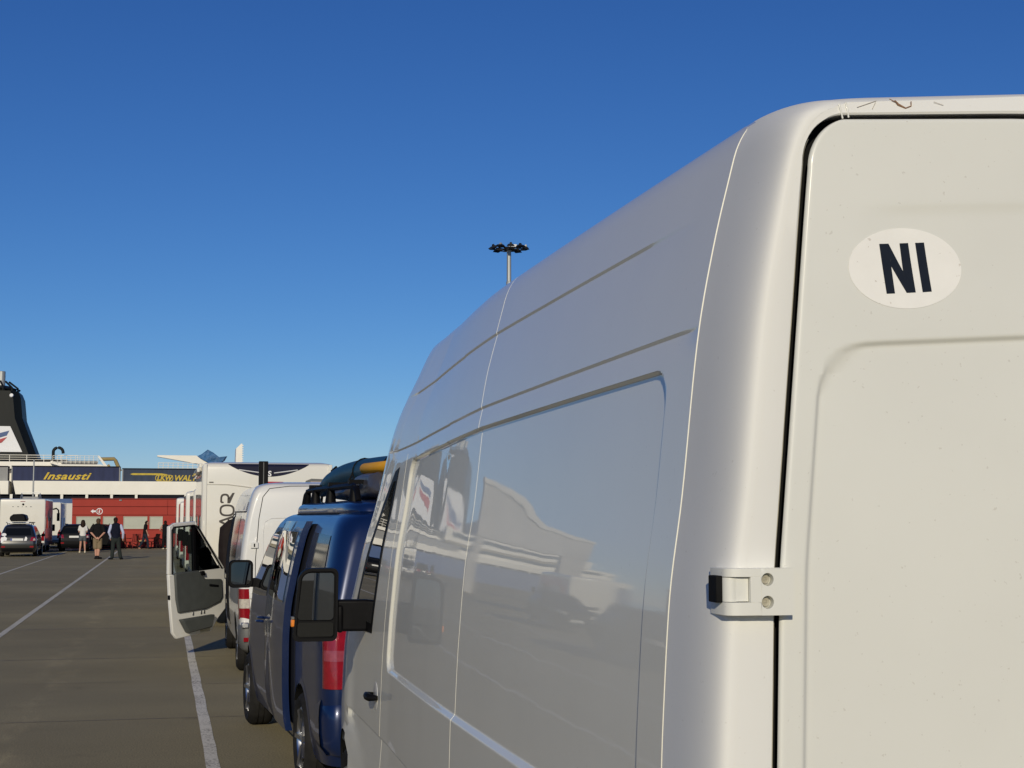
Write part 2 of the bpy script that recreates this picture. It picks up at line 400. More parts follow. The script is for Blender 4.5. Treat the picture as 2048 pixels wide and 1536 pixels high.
def pchip(xs, ys):
    xs, ys = np.asarray(xs, float), np.asarray(ys, float)
    h = np.diff(xs); d = np.diff(ys) / h; m = np.zeros_like(ys)
    for i in range(1, len(xs) - 1):
        if d[i - 1] * d[i] > 0:
            w1, w2 = 2 * h[i] + h[i - 1], h[i] + 2 * h[i - 1]
            m[i] = (w1 + w2) / (w1 / d[i - 1] + w2 / d[i])
    m[0], m[-1] = d[0], d[-1]
    def f(x):
        x = np.clip(x, xs[0], xs[-1]); i = np.clip(np.searchsorted(xs, x) - 1, 0, len(xs) - 2)
        t = (x - xs[i]) / h[i]
        return ((1 + 2 * t) * (1 - t) ** 2 * ys[i] + t * (1 - t) ** 2 * h[i] * m[i] + t * t * (3 - 2 * t) * ys[i + 1] + t * t * (t - 1) * h[i] * m[i + 1])
    return f
# ------------------------------------------------------------------ vehicle shells: stacked plan outlines
class Body:
    """columns: z, half width, rear y, front y, rear corner (a across, b along), front corner a; side runs straight up to y1"""
    def __init__(s, rows, y1, nexp=2.3, nf=2.0):
        T = np.array(rows, float); s.z0, s.z1 = T[0, 0], T[-1, 0]
        s.xh, s.yr, s.yf, s.ar, s.br, s.af = [pchip(T[:, 0], T[:, k]) for k in range(1, 7)]
        s.n, s.nf = nexp, nf
        s.y1t = y1 if callable(y1) else None
        s.y1m = 4.4 if callable(y1) else y1
    def y1(s, z): return s.y1t(z) if s.y1t else np.minimum(s.y1m, s.yf(z) - 0.3)
    def side(s, y, z):
        z = np.asarray(z, float); y = np.asarray(y, float)
        xh, a, b, yr = s.xh(z), s.ar(z), s.br(z), s.yr(z)
        u = np.clip((yr + b - y) / b, 0, 1); x = np.where(y < yr + b, xh - a + a * np.maximum(0, 1 - u ** s.n) ** (1 / s.n), xh)
        y1, yf, af = s.y1(z), s.yf(z), s.af(z)
        v = np.clip((y - y1) / (yf - y1), 0, 1); x = np.where(y > y1, xh - af + af * np.maximum(0, 1 - v ** s.nf) ** (1 / s.nf), x)
        return x
    def rear(s, x, z):
        x = abs(x); xh, a, b, yr = float(s.xh(z)), float(s.ar(z)), float(s.br(z)), float(s.yr(z))
        if x <= xh - a: return yr
        u = min(1, (x - xh + a) / a); return yr + b - b * max(0, 1 - u ** s.n) ** (1 / s.n)
    def front(s, x, z):
        x = abs(x); xh, a, yf, y1 = float(s.xh(z)), float(s.af(z)), float(s.yf(z)), float(s.y1(z))
        if x <= xh - a: return yf
        u = min(1, (x - xh + a) / a); return y1 + (yf - y1) * max(0, 1 - u ** s.nf) ** (1 / s.nf)
    def build(s, name, m, parent, zs, ys, disp=None, warp=None, tilt=None, keep=None, holes=(), nc=10, ncf=10, open_rear=None, smooth=32, extra=None):
        zs = np.asarray(zs, float); ys = np.asarray(ys, float)
        rows = []
        tt = np.linspace(0, math.pi / 2, nc + 1)
        tf = np.linspace(0, math.pi / 2, ncf + 1)
        for zb in zs:
            yb = ys.copy()
            w = warp(yb, zb) if warp else 0 * yb
            z = zb + w
            zr = float(z[0]); zf = float(z[-1])
            y1 = float(s.y1(zf)); y0 = float(s.yr(zr) + s.br(zr))
            k = 0.78 * s.y1m if keep is None else (keep if y1 > 4.41 else 2.6)
            yy = np.where(yb > k, k + (yb - k) * (y1 - k) / (s.y1m - k), yb)
            yy = np.maximum(yy, y0) if y0 > ys[0] + 1e-6 else np.where(yb <= ys[0] + 1e-9, y0, np.maximum(yy, y0))
            if y1 < k: yy = y0 + (yb - ys[0]) / (ys[-1] - ys[0]) * (y1 - y0)
            if tilt: yy = yy + tilt(yb, zb)
            xh = s.xh(z)
            a, b = float(s.ar(zr)), float(s.br(zr)); xr, yr = float(s.xh(zr)), float(s.yr(zr))
            cx = xr - a + a * np.cos(tt) ** (2 / s.n); cy = yr + b - b * np.sin(tt) ** (2 / s.n)
            corner = [(cx[i], cy[i], zr) for i in range(nc, 0, -1)]
            af, yf, xf = float(s.af(zf)), float(s.yf(zf)), float(s.xh(zf))
            e = 2 / s.nf
            fr = [(xf - af + af * math.cos(t) ** e, y1 + (yf - y1) * math.sin(t) ** e, zf) for t in tf[1:]]
            d = disp(yy, np.full_like(yy, zb), yb) if disp else 0 * yy
            left = [(0, yr, zr)] + [(-p[0], p[1], p[2]) for p in corner] + [(-(xh[i] - d[i]), yy[i], z[i]) for i in range(len(yy))] + [(-p[0], p[1], p[2]) for p in fr] + [(0, yf, zf)]
            right = [(xf - af, yf, zf)] + [] if False else []
            right = [(p[0], p[1], p[2]) for p in fr[::-1]] + [(float(xh[i]), yy[i], z[i]) for i in range(len(yy) - 1, -1, -1)] + [(p[0], p[1], p[2]) for p in corner[::-1]]
            rows.append(left + right)
        n = len(rows[0]); mb = MB(); mb.v = [tuple(map(float, p)) for r_ in rows for p in r_]
        def hole(c):
            for (yc, zc, rr) in holes:
                if c[2] < zc + rr and (c[1] - yc) ** 2 + (c[2] - zc) ** 2 < rr * rr: return True
            return False
        L = len(rows)
        nl = 1 + nc
        for i in range(L - 1):
            for j in range(n):
                j2 = (j + 1) % n
                q = (i * n + j, i * n + j2, (i + 1) * n + j2, (i + 1) * n + j)
                if open_rear is not None and zs[i + 1] <= open_rear + 1e-6 and (j == 0 or j == n - 1): continue
                if holes:
                    P = [mb.v[t] for t in q]; c = [sum(p[t] for p in P) / 4 for t in range(3)]
                    if abs(c[0]) > 0.55 * s.xh(c[2]) and hole(c): continue
                mb.f.append(q)
        mb.f.append(tuple(range((L - 1) * n, L * n)))
        mb.f.append(tuple(range(n))[::-1])
        if extra: extra(mb)
        return mb.build(name, m, parent, smooth=smooth, recalc=open_rear is None, weld=False)
    # curved panels laid on the shell
    def patch_side(s, name, m, parent, poly, sgn=-1, off=0.004, skirt=0.02, rows=14, cols=10, smooth=35):
        return patch(name, m, parent, poly, lambda y, z: (sgn * (float(s.side(y, z)) + off), y, z), (-sgn * skirt, 0, 0), rows, cols, smooth)
    def patch_rear(s, name, m, parent, poly, off=0.004, skirt=0.02, rows=10, cols=10, smooth=35):
        return patch(name, m, parent, poly, lambda x, z: (x * (1 + off), s.rear(x, z) - off, z), (0, skirt, 0), rows, cols, smooth)
    def patch_front(s, name, m, parent, poly, off=0.004, skirt=0.02, rows=10, cols=12, smooth=35):
        return patch(name, m, parent, poly, lambda x, z: (x * (1 + off), s.front(x, z) + off, z), (0, -skirt, 0), rows, cols, smooth)
    def line_side(s, pts, r=0.004, sgn=-1, off=0.0, mb=None):
        mb = mb or MB(); P = []
        for (a, b) in zip(pts[:-1], pts[1:]):
            for t in np.linspace(0, 1, 8)[:-1]:
                y, z = a[0] + (b[0] - a[0]) * t, a[1] + (b[1] - a[1]) * t; P.append((sgn * (float(s.side(y, z)) + off), y, z))
        y, z = pts[-1]; P.append((sgn * (float(s.side(y, z)) + off), y, z))
        return mb.tube(P, r, 6)
    def line_rear(s, pts, r=0.004, off=0.0, mb=None):
        mb = mb or MB(); P = []
        for (a, b) in zip(pts[:-1], pts[1:]):
            for t in np.linspace(0, 1, 8)[:-1]:
                x, z = a[0] + (b[0] - a[0]) * t, a[1] + (b[1] - a[1]) * t; P.append((x, s.rear(x, z) - off, z))
        x, z = pts[-1]; P.append((x, s.rear(x, z) - off, z))
        return mb.tube(P, r, 6)
def patch(name, m, parent, poly, fn, sk, rows=12, cols=10, smooth=35):
    zs_ = [p[1] for p in poly]; z0, z1 = min(zs_), max(zs_)
    e = 1e-4 * (z1 - z0)
    zz = sorted(set([z0 + e] + [z0 + (z1 - z0) * i / rows for i in range(1, rows)] + [z1 - e] + [z for z in zs_ if z0 + e < z < z1 - e]))
    G = []
    for z in zz:
        xs = []
        for (a, b) in zip(poly, poly[1:] + poly[:1]):
            if (a[1] - z) * (b[1] - z) <= 0 and a[1] != b[1]: xs.append(a[0] + (b[0] - a[0]) * (z - a[1]) / (b[1] - a[1]))
        x0, x1 = min(xs), max(xs)
        G.append([fn(x0 + (x1 - x0) * j / cols, z) for j in range(cols + 1)])
    mb = MB(); mb.grid(G)
    rim = G[0] + [r_[-1] for r_ in G[1:]] + G[-1][-2::-1] + [r_[0] for r_ in G[-2:0:-1]]
    k = len(rim); inn = [(p[0] + sk[0], p[1] + sk[1], p[2] + sk[2]) for p in rim]
    mb.add(rim + inn, [(i, (i + 1) % k, (i + 1) % k + k, i + k) for i in range(k)])
    return mb.build(name, m, parent, smooth=smooth, weld=True)
def rrect(x0, x1, z0, z1, r, n=5):
    P = []
    for cx, cz, a0 in ((x1 - r, z0 + r, -90), (x1 - r, z1 - r, 0), (x0 + r, z1 - r, 90), (x0 + r, z0 + r, 180)):
        P += [(cx + r * math.cos(R(a0 + 90 * i / n)), cz + r * math.sin(R(a0 + 90 * i / n))) for i in range(n + 1)]
    return P
def ellipse(cx, cz, a, b, n=40): return [(cx + a * math.cos(2 * math.pi * i / n), cz + b * math.sin(2 * math.pi * i / n)) for i in range(n)]
# wheel at (x outer face, y, z): sgn = side it faces
def wheel(parent, x, y, r, sgn, w=0.22, rim='alloy', steer=0.0, name='wheel'):
    root = bpy.data.objects.new(name, None); COL.objects.link(root); root.parent = parent
    root.location = (x, y, r); root.rotation_euler = (0, 0, steer); root.empty_display_size = 0.1
    ax = (sgn, 0, 0); rr = r * 0.66
    t = MB().lathe([(rr, -0.02), (rr + 0.02, 0.0), (r * 0.86, 0.008), (r - 0.02, -0.012), (r, -0.045), (r, -0.075), (r - 0.009, -0.077), (r - 0.009, -0.089), (r, -0.091), (r, -0.125),
                    (r - 0.009, -0.127), (r - 0.009, -0.139), (r, -0.141), (r, -w + 0.045), (r - 0.02, -w + 0.012), (r * 0.86, -w), (rr, -w + 0.02)], (0, 0, 0), ax, 36, closed=True)
    t.build('tyre', 'tyre_rubber', root, smooth=40)
    d = MB().lathe([(rr + 0.003, -0.012), (rr - 0.012, -0.008), (rr - 0.022, -0.02), (rr - 0.03, -0.09), (0.04, -0.10)], (0, 0, 0), ax, 30)
    for k in range(5):
        a = 2 * math.pi * k / 5
        c, s_ = math.cos(a), math.sin(a)
        d.bar((sgn * -0.035, 0.05 * c, 0.05 * s_), (sgn * -0.02, (rr - 0.012) * c, (rr - 0.012) * s_), 0.055, 0.03)
    d.lathe([(0.001, -0.012), (0.05, -0.016), (0.07, -0.03), (0.07, -0.06)], (0, 0, 0), ax, 18)
    d.build('rim', rim, root, smooth=35)
    return root
def arch(body, parent, yc, zc, rr, m='black_plastic', lip=0.03, sgn=-1, zmin=0.2, depth=0.35, off=0.006):
    mb = MB(); a0 = math.asin(max(-1, (zmin - zc) / rr)); A = np.linspace(a0, math.pi - a0, 33)
    o, i, back = [], [], []
    for a in A:
        for rad, lst in ((rr + lip, o), (rr - 0.005, i)):
            y, z = yc + rad * math.cos(a), zc + rad * math.sin(a)
            z = max(z, body.z0 + 0.001)
            lst.append((sgn * (float(body.side(y, z)) + (off if lst is i else 0.001)), y, z))
        y, z = yc + (rr - 0.005) * math.cos(a), zc + (rr - 0.005) * math.sin(a)
        back.append((sgn * (float(body.side(y, max(z, body.z0))) - depth), y, z))
    mb.grid([o, i])
    mb.build('arch_lip', m, parent, smooth=60)
    MB().grid([i, back]).add(back, [tuple(range(len(back)))]).build('arch_liner', 'rubber', parent, smooth=60)
# ------------------------------------------------------------------ ground, water, markings
def sheet(name, x0, x1, y0, y1, z, m, nx=1, ny=1, kind='structure'):
    mb = MB(); mb.grid([[(x0 + (x1 - x0) * i / nx, y0 + (y1 - y0) * j / ny, z) for i in range(nx + 1)] for j in range(ny + 1)])
    return tag(mb.build(name, m), kind=kind)
g = MB(); g.grid([[(x, y, 0) for x in (-2500, 2500)] for y in (-2500, 172)])
g.add([(-2500, 172, 0), (2500, 172, 0), (2500, 172, -4), (-2500, 172, -4)], [(0, 1, 2, 3)])
tag(g.build('ground', 'asphalt', recalc=False), kind='structure')
sheet('water', -9000, 9000, 172.1, 12000, -2.2, 'water')
def strip(name, x, w, y0, y1, m, z=0.004):
    mb = MB(); rnd = random.Random(int(x * 100)); n = int((y1 - y0) / 0.5)
    P = []
    for i in range(n + 1):
        y = y0 + (y1 - y0) * i / n; j = rnd.uniform(-0.004, 0.004)
        P.append([(x - w / 2 + j, y, z), (x + w / 2 + j + rnd.uniform(-0.003, 0.003), y, z)])
    mb.grid(P); return tag(mb.build(name, m), kind='structure')
strip('lane_line', 0.412, 0.105, -30, 96, 'line_paint')
strip('lane_line', -2.555, 0.105, -30, 96, 'line_paint_old')
strip('lane_line', -5.42, 0.105, -30, 96, 'line_paint_old')
strip('lane_line', -8.4, 0.105, -30, 96, 'line_paint_old')
def joint(y, x0, x1, w, m, slope=0.0, seed=1):
    rnd = random.Random(seed); mb = MB(); P = []; n = 60; j = 0
    for i in range(n + 1):
        x = x0 + (x1 - x0) * i / n; j = 0.8 * j + rnd.uniform(-0.006, 0.006); k = rnd.uniform(0.7, 1.2)
        yy = y + slope * (x - x0) + j
        P.append([(x, yy - w * k / 2, 0.0022), (x, yy + w * k / 2, 0.0022)])
    mb.grid(P); return tag(mb.build('tarmac_joint', m), kind='structure')
for i, (y, x0, x1, w, m) in enumerate([(14.9, -2.4, 6, 0.03, 'joint_tar'), (21.4, -2.3, 6, 0.05, 'joint_tar'), (27.2, -5, 6, 0.08, 'joint_tar'), (17.9, 0.5, 2.5, 0.025, 'joint_tar'),
                                       (18.3, -1.6, -0.3, 0.02, 'joint_faint'), (38.0, -7, 6, 0.11, 'joint_faint'), (48, -6, 2, 0.16, 'joint_faint'), (58, -6, 2, 0.20, 'joint_faint'), (34.5, -0.2, 0.5, 0.1, 'joint_tar')]):
    joint(y, x0, x1, w, m, 0.004, i + 3)
# ------------------------------------------------------------------ the near white van
def near_van():
    ox, oy = 1.98, 2.64
    V = thing('panel_van', 'large white high roof panel van nearest the camera with an oval NI sticker', 'van', (ox, oy, 0))
    B = Body([(0.28, .955, .03, 6.42, .05, .24, .30), (0.45, .985, 0, 6.60, .048, .24, .26), (0.70, .998, 0, 6.60, .046, .24, .24), (0.976, 1.004, 0, 6.47, .046, .24, .22), (1.2, 1.003, 0, 6.30, .046, .24, .21),
              (1.41, .998, 0, 5.95, .046, .24, .20), (1.55, .991, 0, 5.75, .046, .24, .20), (1.74, .978, 0, 5.5, .046, .24, .2), (1.94, .950, 0, 5.25, .046, .24, .2), (2.294, .908, 0, 4.95, .045, .24, .24),
              (2.472, .873, 0, 4.80, .042, .24, .27), (2.60, .841, 0, 4.66, .036, .24, .30), (2.69, .815, .0, 4.56, .062, .25, .32), (2.728, .796, .012, 4.50, .10, .26, .34), (2.752, .770, .07, 4.45, .14, .28, .34),
              (2.768, .715, .18, 4.40, .17, .3, .34), (2.778, .60, .40, 4.34, .17, .3, .3), (2.782, .40, .7, 4.25, .12, .2, .2)],
             pchip([.2, 1.41, 1.55, 1.74, 1.94, 2.294, 2.472, 2.6, 2.69, 2.782], [5.25, 5.25, 5.1, 4.95, 4.75, 4.42, 4.20, 4.06, 3.98, 3.9]), 3.2, 2.4)
    Wx, Wy = np.array([-1, .26, 2.36, 4.06, 4.4, 7]), np.array([.018, .018, 0, -.05, -.06, -.06])
    Bz = pchip([0, 1.3, 1.9, 2.5, 2.66, 2.70, 3], [0, 0, 1, 1, .2, 0, 0])
    warp = lambda y, z: np.interp(y, Wx, Wy) * float(Bz(z))
    Tt = pchip([-1, 1.9, 2.38, 3.2, 4.0, 5], [0, 0, .09, .14, .2, .2])
    def tilt(y, z):
        zz = 1.9 if z > 1.9 else z
        zz2 = 2.25 if z > 2.25 else z
        k = Tt(y)
        return k * np.where(y < 3, 1.9 - zz, 1.75 - zz2)
    def bow(y):
        y = np.clip(np.asarray(y, float), .24, 3.9); return np.where(y < 2.2, .0042, .0081) * (y - 2.2) ** 2 - .0042 * 1.96 ** 2
    P0, P1, Q0, Q1 = .43, 4.02, 1.215, 2.21     # recessed side panel
    def sdf(y, z, y0, y1, z0, z1, r):
        cx, cz, hx, hz = (y0 + y1) / 2, (z0 + z1) / 2, (y1 - y0) / 2 - r, (z1 - z0) / 2 - r
        qx, qz = np.abs(y - cx) - hx, np.abs(z - cz) - hz
        return np.sqrt(np.maximum(qx, 0) ** 2 + np.maximum(qz, 0) ** 2) + np.minimum(np.maximum(qx, qz), 0) - r
    def disp(y, z, yb):
        d = .015 * ss(-sdf(yb, z, P0, P1, Q0, Q1, .085) / (.008 + .018 * np.clip((2.21 - z) / .12, 0, 1)))
        seam = lambda y0, w=.0022: .007 * (np.abs(yb - y0) < w)
        d = d + seam(.272, .0024) + np.where(z < 2.24, seam(4.14), 0) + seam(2.38, .0016) * .6
        if True:
            for z0, dep, dec, fade in ((2.277, .005, .05, 0), (2.535, .0055, .12, 1)):
                k = np.where(z > z0 + .004, 0, np.where(z > z0 - .004, (z0 + .004 - z) / .008, np.maximum(0, 1 - (z0 - .004 - z) / dec)))
                f = ss((yb - .36) / .5) if fade else 1.0
                d = d + dep * k * f * ss((yb - .274) / (.16 if fade else .045))
        k = np.where(z > .905, 0, np.where(z > .893, (.905 - z) / .012, np.maximum(0, 1 - (.893 - z) / .2)))
        d = d + .012 * k * ss((yb - 2.6) / .6) * (yb < 5)
        k = np.where(z > 1.305, 0, np.where(z > 1.295, (1.305 - z) / .01, np.maximum(0, 1 - (1.295 - z) / .06)))
        d = d + .006 * k * (yb > .3) * (yb < 2.36) * (z > 0)*0 
        d = d + bow(yb) * ss((z - .4) / .5)
        w = np.sqrt((y - 5.62) ** 2 + (z - .36) ** 2)
        d = d - .030 * ss((.50 - w) / .035) * (w > .36)
        return d
    def dense(c, ds): return [c + q for q in ds] + [c - q for q in ds]
    ys = list(np.arange(.24, 4.4, .055)) + [.24, 4.4]
    for s_, w in ((.272, .0024), (4.14, .0022), (2.38, .0016)): ys += dense(s_, [w - 1e-4, w + .0015, .012]) + [s_]
    for e_, sg in ((P0, 1), (P1, -1)): ys += [e_ + sg * t for t in (-.012, -.002, 0, .004, .008, .013, .018, .022, .026, .03, .04, .055, .07, .085, .1)]
    ys = sorted(set(round(q, 5) for q in ys if .24 <= q <= 4.4))
    zs = [.28, .34, .4, .45, .5, .56, .62, .68, .74] + list(np.arange(.78, 2.62, .034)) + [2.62, 2.65, 2.67, 2.69, 2.703, 2.715, 2.728, 2.735, 2.743, 2.75, 2.757, 2.762, 2.767, 2.771, 2.774, 2.777, 2.779, 2.781, 2.782]
    for e_, sg in ((Q0, 1), (Q1, -1)): zs += [e_ + sg * t for t in (-.012, -.002, 0, .004, .008, .013, .018, .022, .026, .03, .04, .055, .07, .085, .1)]
    for z0 in (2.277, 2.535, .901): zs += [z0 + t for t in (.012, .006, .004, 0, -.004, -.006, -.012, -.03)]
    zs = sorted(set(round(q, 5) for q in zs))
    zs = [z for i, z in enumerate(zs) if i == 0 or z - zs[i - 1] > .0009 or z >= 2.69]
    hol = [(5.62, .36, .40), (1.35, .36, .40)]
    # the rear frame round the doors, butted to the shell
    def gapx(z): return float(np.interp(z, [.3, .9, 1.445, 1.814, 2.504, 2.60, 2.7], [1.088, 1.09, 1.104, 1.115, 1.178, 1.188, 1.2])) - ox
    def topz(x): return float(np.interp(x + ox, [1.19, 1.274, 1.65, 1.98], [2.674, 2.683, 2.709, 2.72]))
    rad = .095
    I = [(gapx(z), z) for z in np.linspace(.42, 2.58, 40)]
    xc = gapx(2.58) + rad; zc = 2.58
    for a in np.linspace(8, 90, 12):
        I.append((xc - rad * math.cos(R(a)), zc + (topz(xc) - zc) * math.sin(R(a)) ** .95))
    I += [(x, topz(x)) for x in np.linspace(xc + .02, 0, 14)]
    x1 = lambda z: -(float(B.xh(z)) - float(B.ar(z)))
    def extra(mb):
        mb.v = [(x, y, z - .012 * float(ss(np.array((.35 - y) / .35))) * min(1, max(0, (abs(x) - .3) / .4)) * float(ss(np.array((z - 2.66) / .07))) - .070 * (max(0, y - 2.6) / 1.8) ** 1.8 * float(ss(np.array((z - 2.35) / .4)))) for x, y, z in mb.v]
        mb.v = [(x, y, z + (-.008 + .05 * max(0, 1 - abs(x) / .7)) * float(ss(np.array((z - 2.66) / .07)))) for x, y, z in mb.v]
        O = []
        zt = 2.728
        n1 = 40
        for k, (x, z) in enumerate(I):
            if k < n1: O.append((x1(z), z))
            elif k < n1 + 12:
                t = (k - n1 + 1) / 12
                O.append((x1(2.58 + .148 * min(1, t * 1.6)), 2.58 + .148 * min(1, t * 1.6)) if t < .625 else (x1(zt) + (I[n1 + 12][0] - x1(zt)) * (t - .625) / .375 * .9, zt))
            else: O.append((x, zt + .0))
        O = [(x, z + (-.008 + .05 * max(0, 1 - abs(x) / .7) - .012 * min(1, max(0, (abs(x) - .3) / .4))) * float(ss(np.array((z - 2.66) / .07)))) if k >= n1 else (x, z) for k, (x, z) in enumerate(O)]
        for sg in (1, -1):
            ring = [[(sg * (o[0] - .003), float(B.yr(min(o[1], 2.728))) + .0008, o[1]) for o in O], [(sg * (p[0] * .86 + o[0] * .14), .0005, p[1] * .86 + o[1] * .14) for p, o in zip(I, O)], [(sg * p[0], .003, p[1]) for p in I], [(sg * p[0], .012, p[1]) for p in I], [(sg * p[0], .05, p[1]) for p in I]]
            mb.grid(ring, flip=sg > 0)
    NB = B.build('body', 'near_white', V, zs, ys, disp, warp, tilt, keep=4.2, holes=hol, nc=26, ncf=14, open_rear=2.728, smooth=28, extra=extra)
    NB.data.materials.append(MATS['corner_white'])
    for p in NB.data.polygons:
        if p.center.y < .2705: p.material_index = 1
    # dark seal behind the door gap, pale rubber lip at its left
    mb = MB(); 
    for sg in (1, -1):
        mb.grid([[(sg * (p[0] - .03), .045, p[1] + (.02 if k >= 40 else 0)) for k, p in enumerate(I)], [(sg * (p[0] * .94 + (.0 if k < 40 else .0) + (.06 * -.0)), .045, p[1] - .06) for k, p in enumerate(I)]], flip=sg > 0)
    mb.box(-.84, .84, .046, .05, .35, 2.2)
    mb.box(-.79, .79, .047, .051, 2.19, 2.55); mb.box(-.74, .74, .048, .052, 2.54, 2.66)
    mb.build('door_seal', 'rubber', V)
    mb = MB(); pts = [(p[0] + .0035, .016, p[1]) for p in I[:44]]
    mb.tube(pts, .0035, 6); mb.build('weather_strip', 'seal_beige', V, smooth=60)
    # rear doors
    def door(sg):
        xl = lambda z: None
        L_ = [(q[0] + .0115, q[1]) for q in I[:40]]
        D0 = [(x, z) for x, z in L_]
        xc2, r2, zc2 = xc + .0, rad - .0105, 2.58
        lz = np.array([z for _, z in D0]); lx = np.array([x for x, _ in D0])
        top0 = topz(xc) - .0095
        def left(z):
            if z <= zc2: return float(np.interp(z, lz, lx))
            s_ = min(1, (z - zc2) / (top0 - zc2)); c = math.sqrt(max(0, 1 - s_ ** 2))
            return xc2 - (xc2 - float(np.interp(zc2, lz, lx))) * c
        rows = [.44, .444, .448, .46] + list(np.arange(.5, 2.56, .04)) + list(zc2 + (top0 - zc2) * np.sin(np.linspace(0, math.pi / 2, 22)))
        gx, gz = .046, 2.150
        gz = 2.238
        zz = rows + [gz + t for t in (.02, .004, 0, -.003, -.006, -.009, -.012, -.016, -.025, -.04, -.06, -.08, -.1)] + [2.515, 2.505, 2.495, 2.485, 2.475, 2.465, 2.45]
        zz = sorted(set(round(float(z), 5) for z in zz)); 
        ww = [0, .0006, .0015, .003, .005, .008, .014, .03] + [gx + t for t in (-.004, 0, .003, .006, .009, .012, .016, .025, .04, .06, .08, .1)]
        W = -left(1.5)
        ww = ww + list(np.linspace(.18, .84, 22)); wmax = 1.0
        P = []
        for z in zz:
            xl_ = left(z); row = []
            arc = max(0, xl_ - float(np.interp(min(z, 2.58), lz, lx)))
            for w in ww:
                # columns keep a constant offset from the left edge; squeezed only by the corner arc
                wt = w
                x = xl_ + wt if arc < .002 else float(np.interp(min(z, 2.58), lz, lx)) + arc + (w) * (1 - arc / .9)
                x = min(x, -.004) if w < .83 else -.004
                zt = z + (float(np.interp(x + ox, [1.19, 1.274, 1.65, 1.98], [-.008, 0, .024, .032])) * ss(np.array((z - 1.0) / 1.0)))
                et = min(w, (top0 - z) + .0 if z > 2.5 else 9, (z - .44))
                y = -.004
                if et < .008: y += .008 * (1 - math.sqrt(max(0, 1 - (1 - et / .008) ** 2)))
                sd = -sdf(np.array(w), np.array(z), gx, 2.0, -1.0, gz, .105)
                y += .008 * float(ss(sd / .012))
                k = float(ss((2.508 - z) / .03)) * (1 - float(ss((2.40 - z) / .14))) * float(ss((w - .09) / .12))
                y += .0035 * k
                # hinge seat
                y -= .0
                row.append((sg * x, y, zt))
            P.append(row)
        mb = MB(); mb.grid(P, flip=sg < 0)
        rim = [r_[0] for r_ in P] + P[-1][1:]
        back = [(p[0] + (sg * .004), p[1] + .006, p[2] - .002) for p in rim]
        mb.grid([rim, back], flip=sg < 0)
        return mb.build('rear_door', 'door_white', V, smooth=30, recalc=False)
    dl = door(1); dr = door(-1)
    dl['label'] = 'left rear door with the oval NI sticker'
    # hinge
    hx0, hx1, hz0, hz1, yf_, yb_ = 1.006 - ox, 1.139 - ox, 1.7225, 1.8085, -.034, .012
    zm = (hz0 + hz1) / 2; c1, c2 = 1.7465, 1.7928
    mb = MB()
    xs0, xs1 = hx0 + .047, hx0 + .068          # slot end, start of the bolt cells
    fr = lambda a, b, t: (a, t, b)
    # left arms curve back round the corner
    def arm(z0, z1):
        cols = [(xs1, yf_), (hx0 + .03, yf_), (hx0 + .014, yf_ + .003), (hx0 + .005, yf_ + .009), (hx0, yf_ + .019), (hx0, .05)]
        mb.grid([[(x, y, z0) for x, y in cols], [(x, y, z1) for x, y in cols]])
        for z in (z0, z1): mb.add([(x, y, z) for x, y in cols] + [(xs1, .05, z)], [tuple(range(len(cols) + 1))])
    arm(hz0, c1); arm(c2, hz1)
    mb.box(xs0, xs1, yf_, yb_, c1, c2)
    hc = 1.0865 - ox
    N16 = 24
    for (z0, z1, zc_) in ((hz0, zm, 1.7463), (zm, hz1, 1.788)):
        ring, circ, deep = [], [], []
        for k in range(N16):
            a = 2 * math.pi * k / N16; c, s_ = math.cos(a), math.sin(a)
            t = min([q for q in (((hx1 - hc) / c if c > 1e-6 else 9), ((xs1 - hc) / c if c < -1e-6 else 9), ((z1 - zc_) / s_ if s_ > 1e-6 else 9), ((z0 - zc_) / s_ if s_ < -1e-6 else 9)) if q > 0])
            ring.append((hc + t * c, yf_, zc_ + t * s_)); circ.append((hc + .0118 * c, yf_, zc_ + .0118 * s_)); deep.append((hc + .0118 * c, yf_ + .019, zc_ + .0118 * s_))
        # exact corners
        for (cx, cz) in ((hx1, z0), (hx1, z1), (xs1, z0), (xs1, z1)):
            k = min(range(N16), key=lambda q: (ring[q][0] - cx) ** 2 + (ring[q][2] - cz) ** 2); ring[k] = (cx, yf_, cz)
        b = len(mb.v); mb.v += ring + circ + deep
        for k in range(N16):
            k2 = (k + 1) % N16
            mb.f += [(b + k, b + k2, b + N16 + k2, b + N16 + k), (b + N16 + k, b + N16 + k2, b + 2 * N16 + k2, b + 2 * N16 + k)]
        mb.f.append(tuple(b + 2 * N16 + k for k in range(N16)))
    mb.add([(hx1, yf_, hz0), (hx1, yf_, hz1), (hx1, yb_, hz1), (hx1, yb_, hz0), (xs1, yf_, hz0), (xs1, yf_, hz1), (xs1, yb_, hz1), (xs1, yb_, hz0)], [(0, 1, 2, 3), (0, 3, 7, 4), (1, 5, 6, 2)])
    H = mb.build('door_hinge', 'door_white', V, smooth=38, weld=True, bevel=.0022, seg=2)
    MB().lathe([(.001, -.0), (.0095, -.0), (.0095, .04)], (1.0, 1.0, 1.0), (0, 0, 1))
    mb = MB().tube([(hx0 + .016, -.008, c1 + .001), (hx0 + .016, -.008, c2 - .001)], .0165, 18)
    mb.box(hx0 + .016, hx0 + .046, -.0235, -.005, c1 + .0015, c2 - .0015)
    mb.build('barrel', 'door_white', H, smooth=40)
    MB().tube([(hx0 + .036, -.0205, c1 + .004), (hx0 + .041, -.0195, zm - .006), (hx0 + .037, -.0195, zm + .006), (hx0 + .041, -.0205, c2 - .004)], .0018, 6).build('spring_clip', 'seal_beige', H, smooth=60)
    MB().box(hx0 - .012, hx0 + .004, -.012, .03, c1 - .001, c2 + .002).build('hinge_stop', 'rubber', H, bevel=.002)
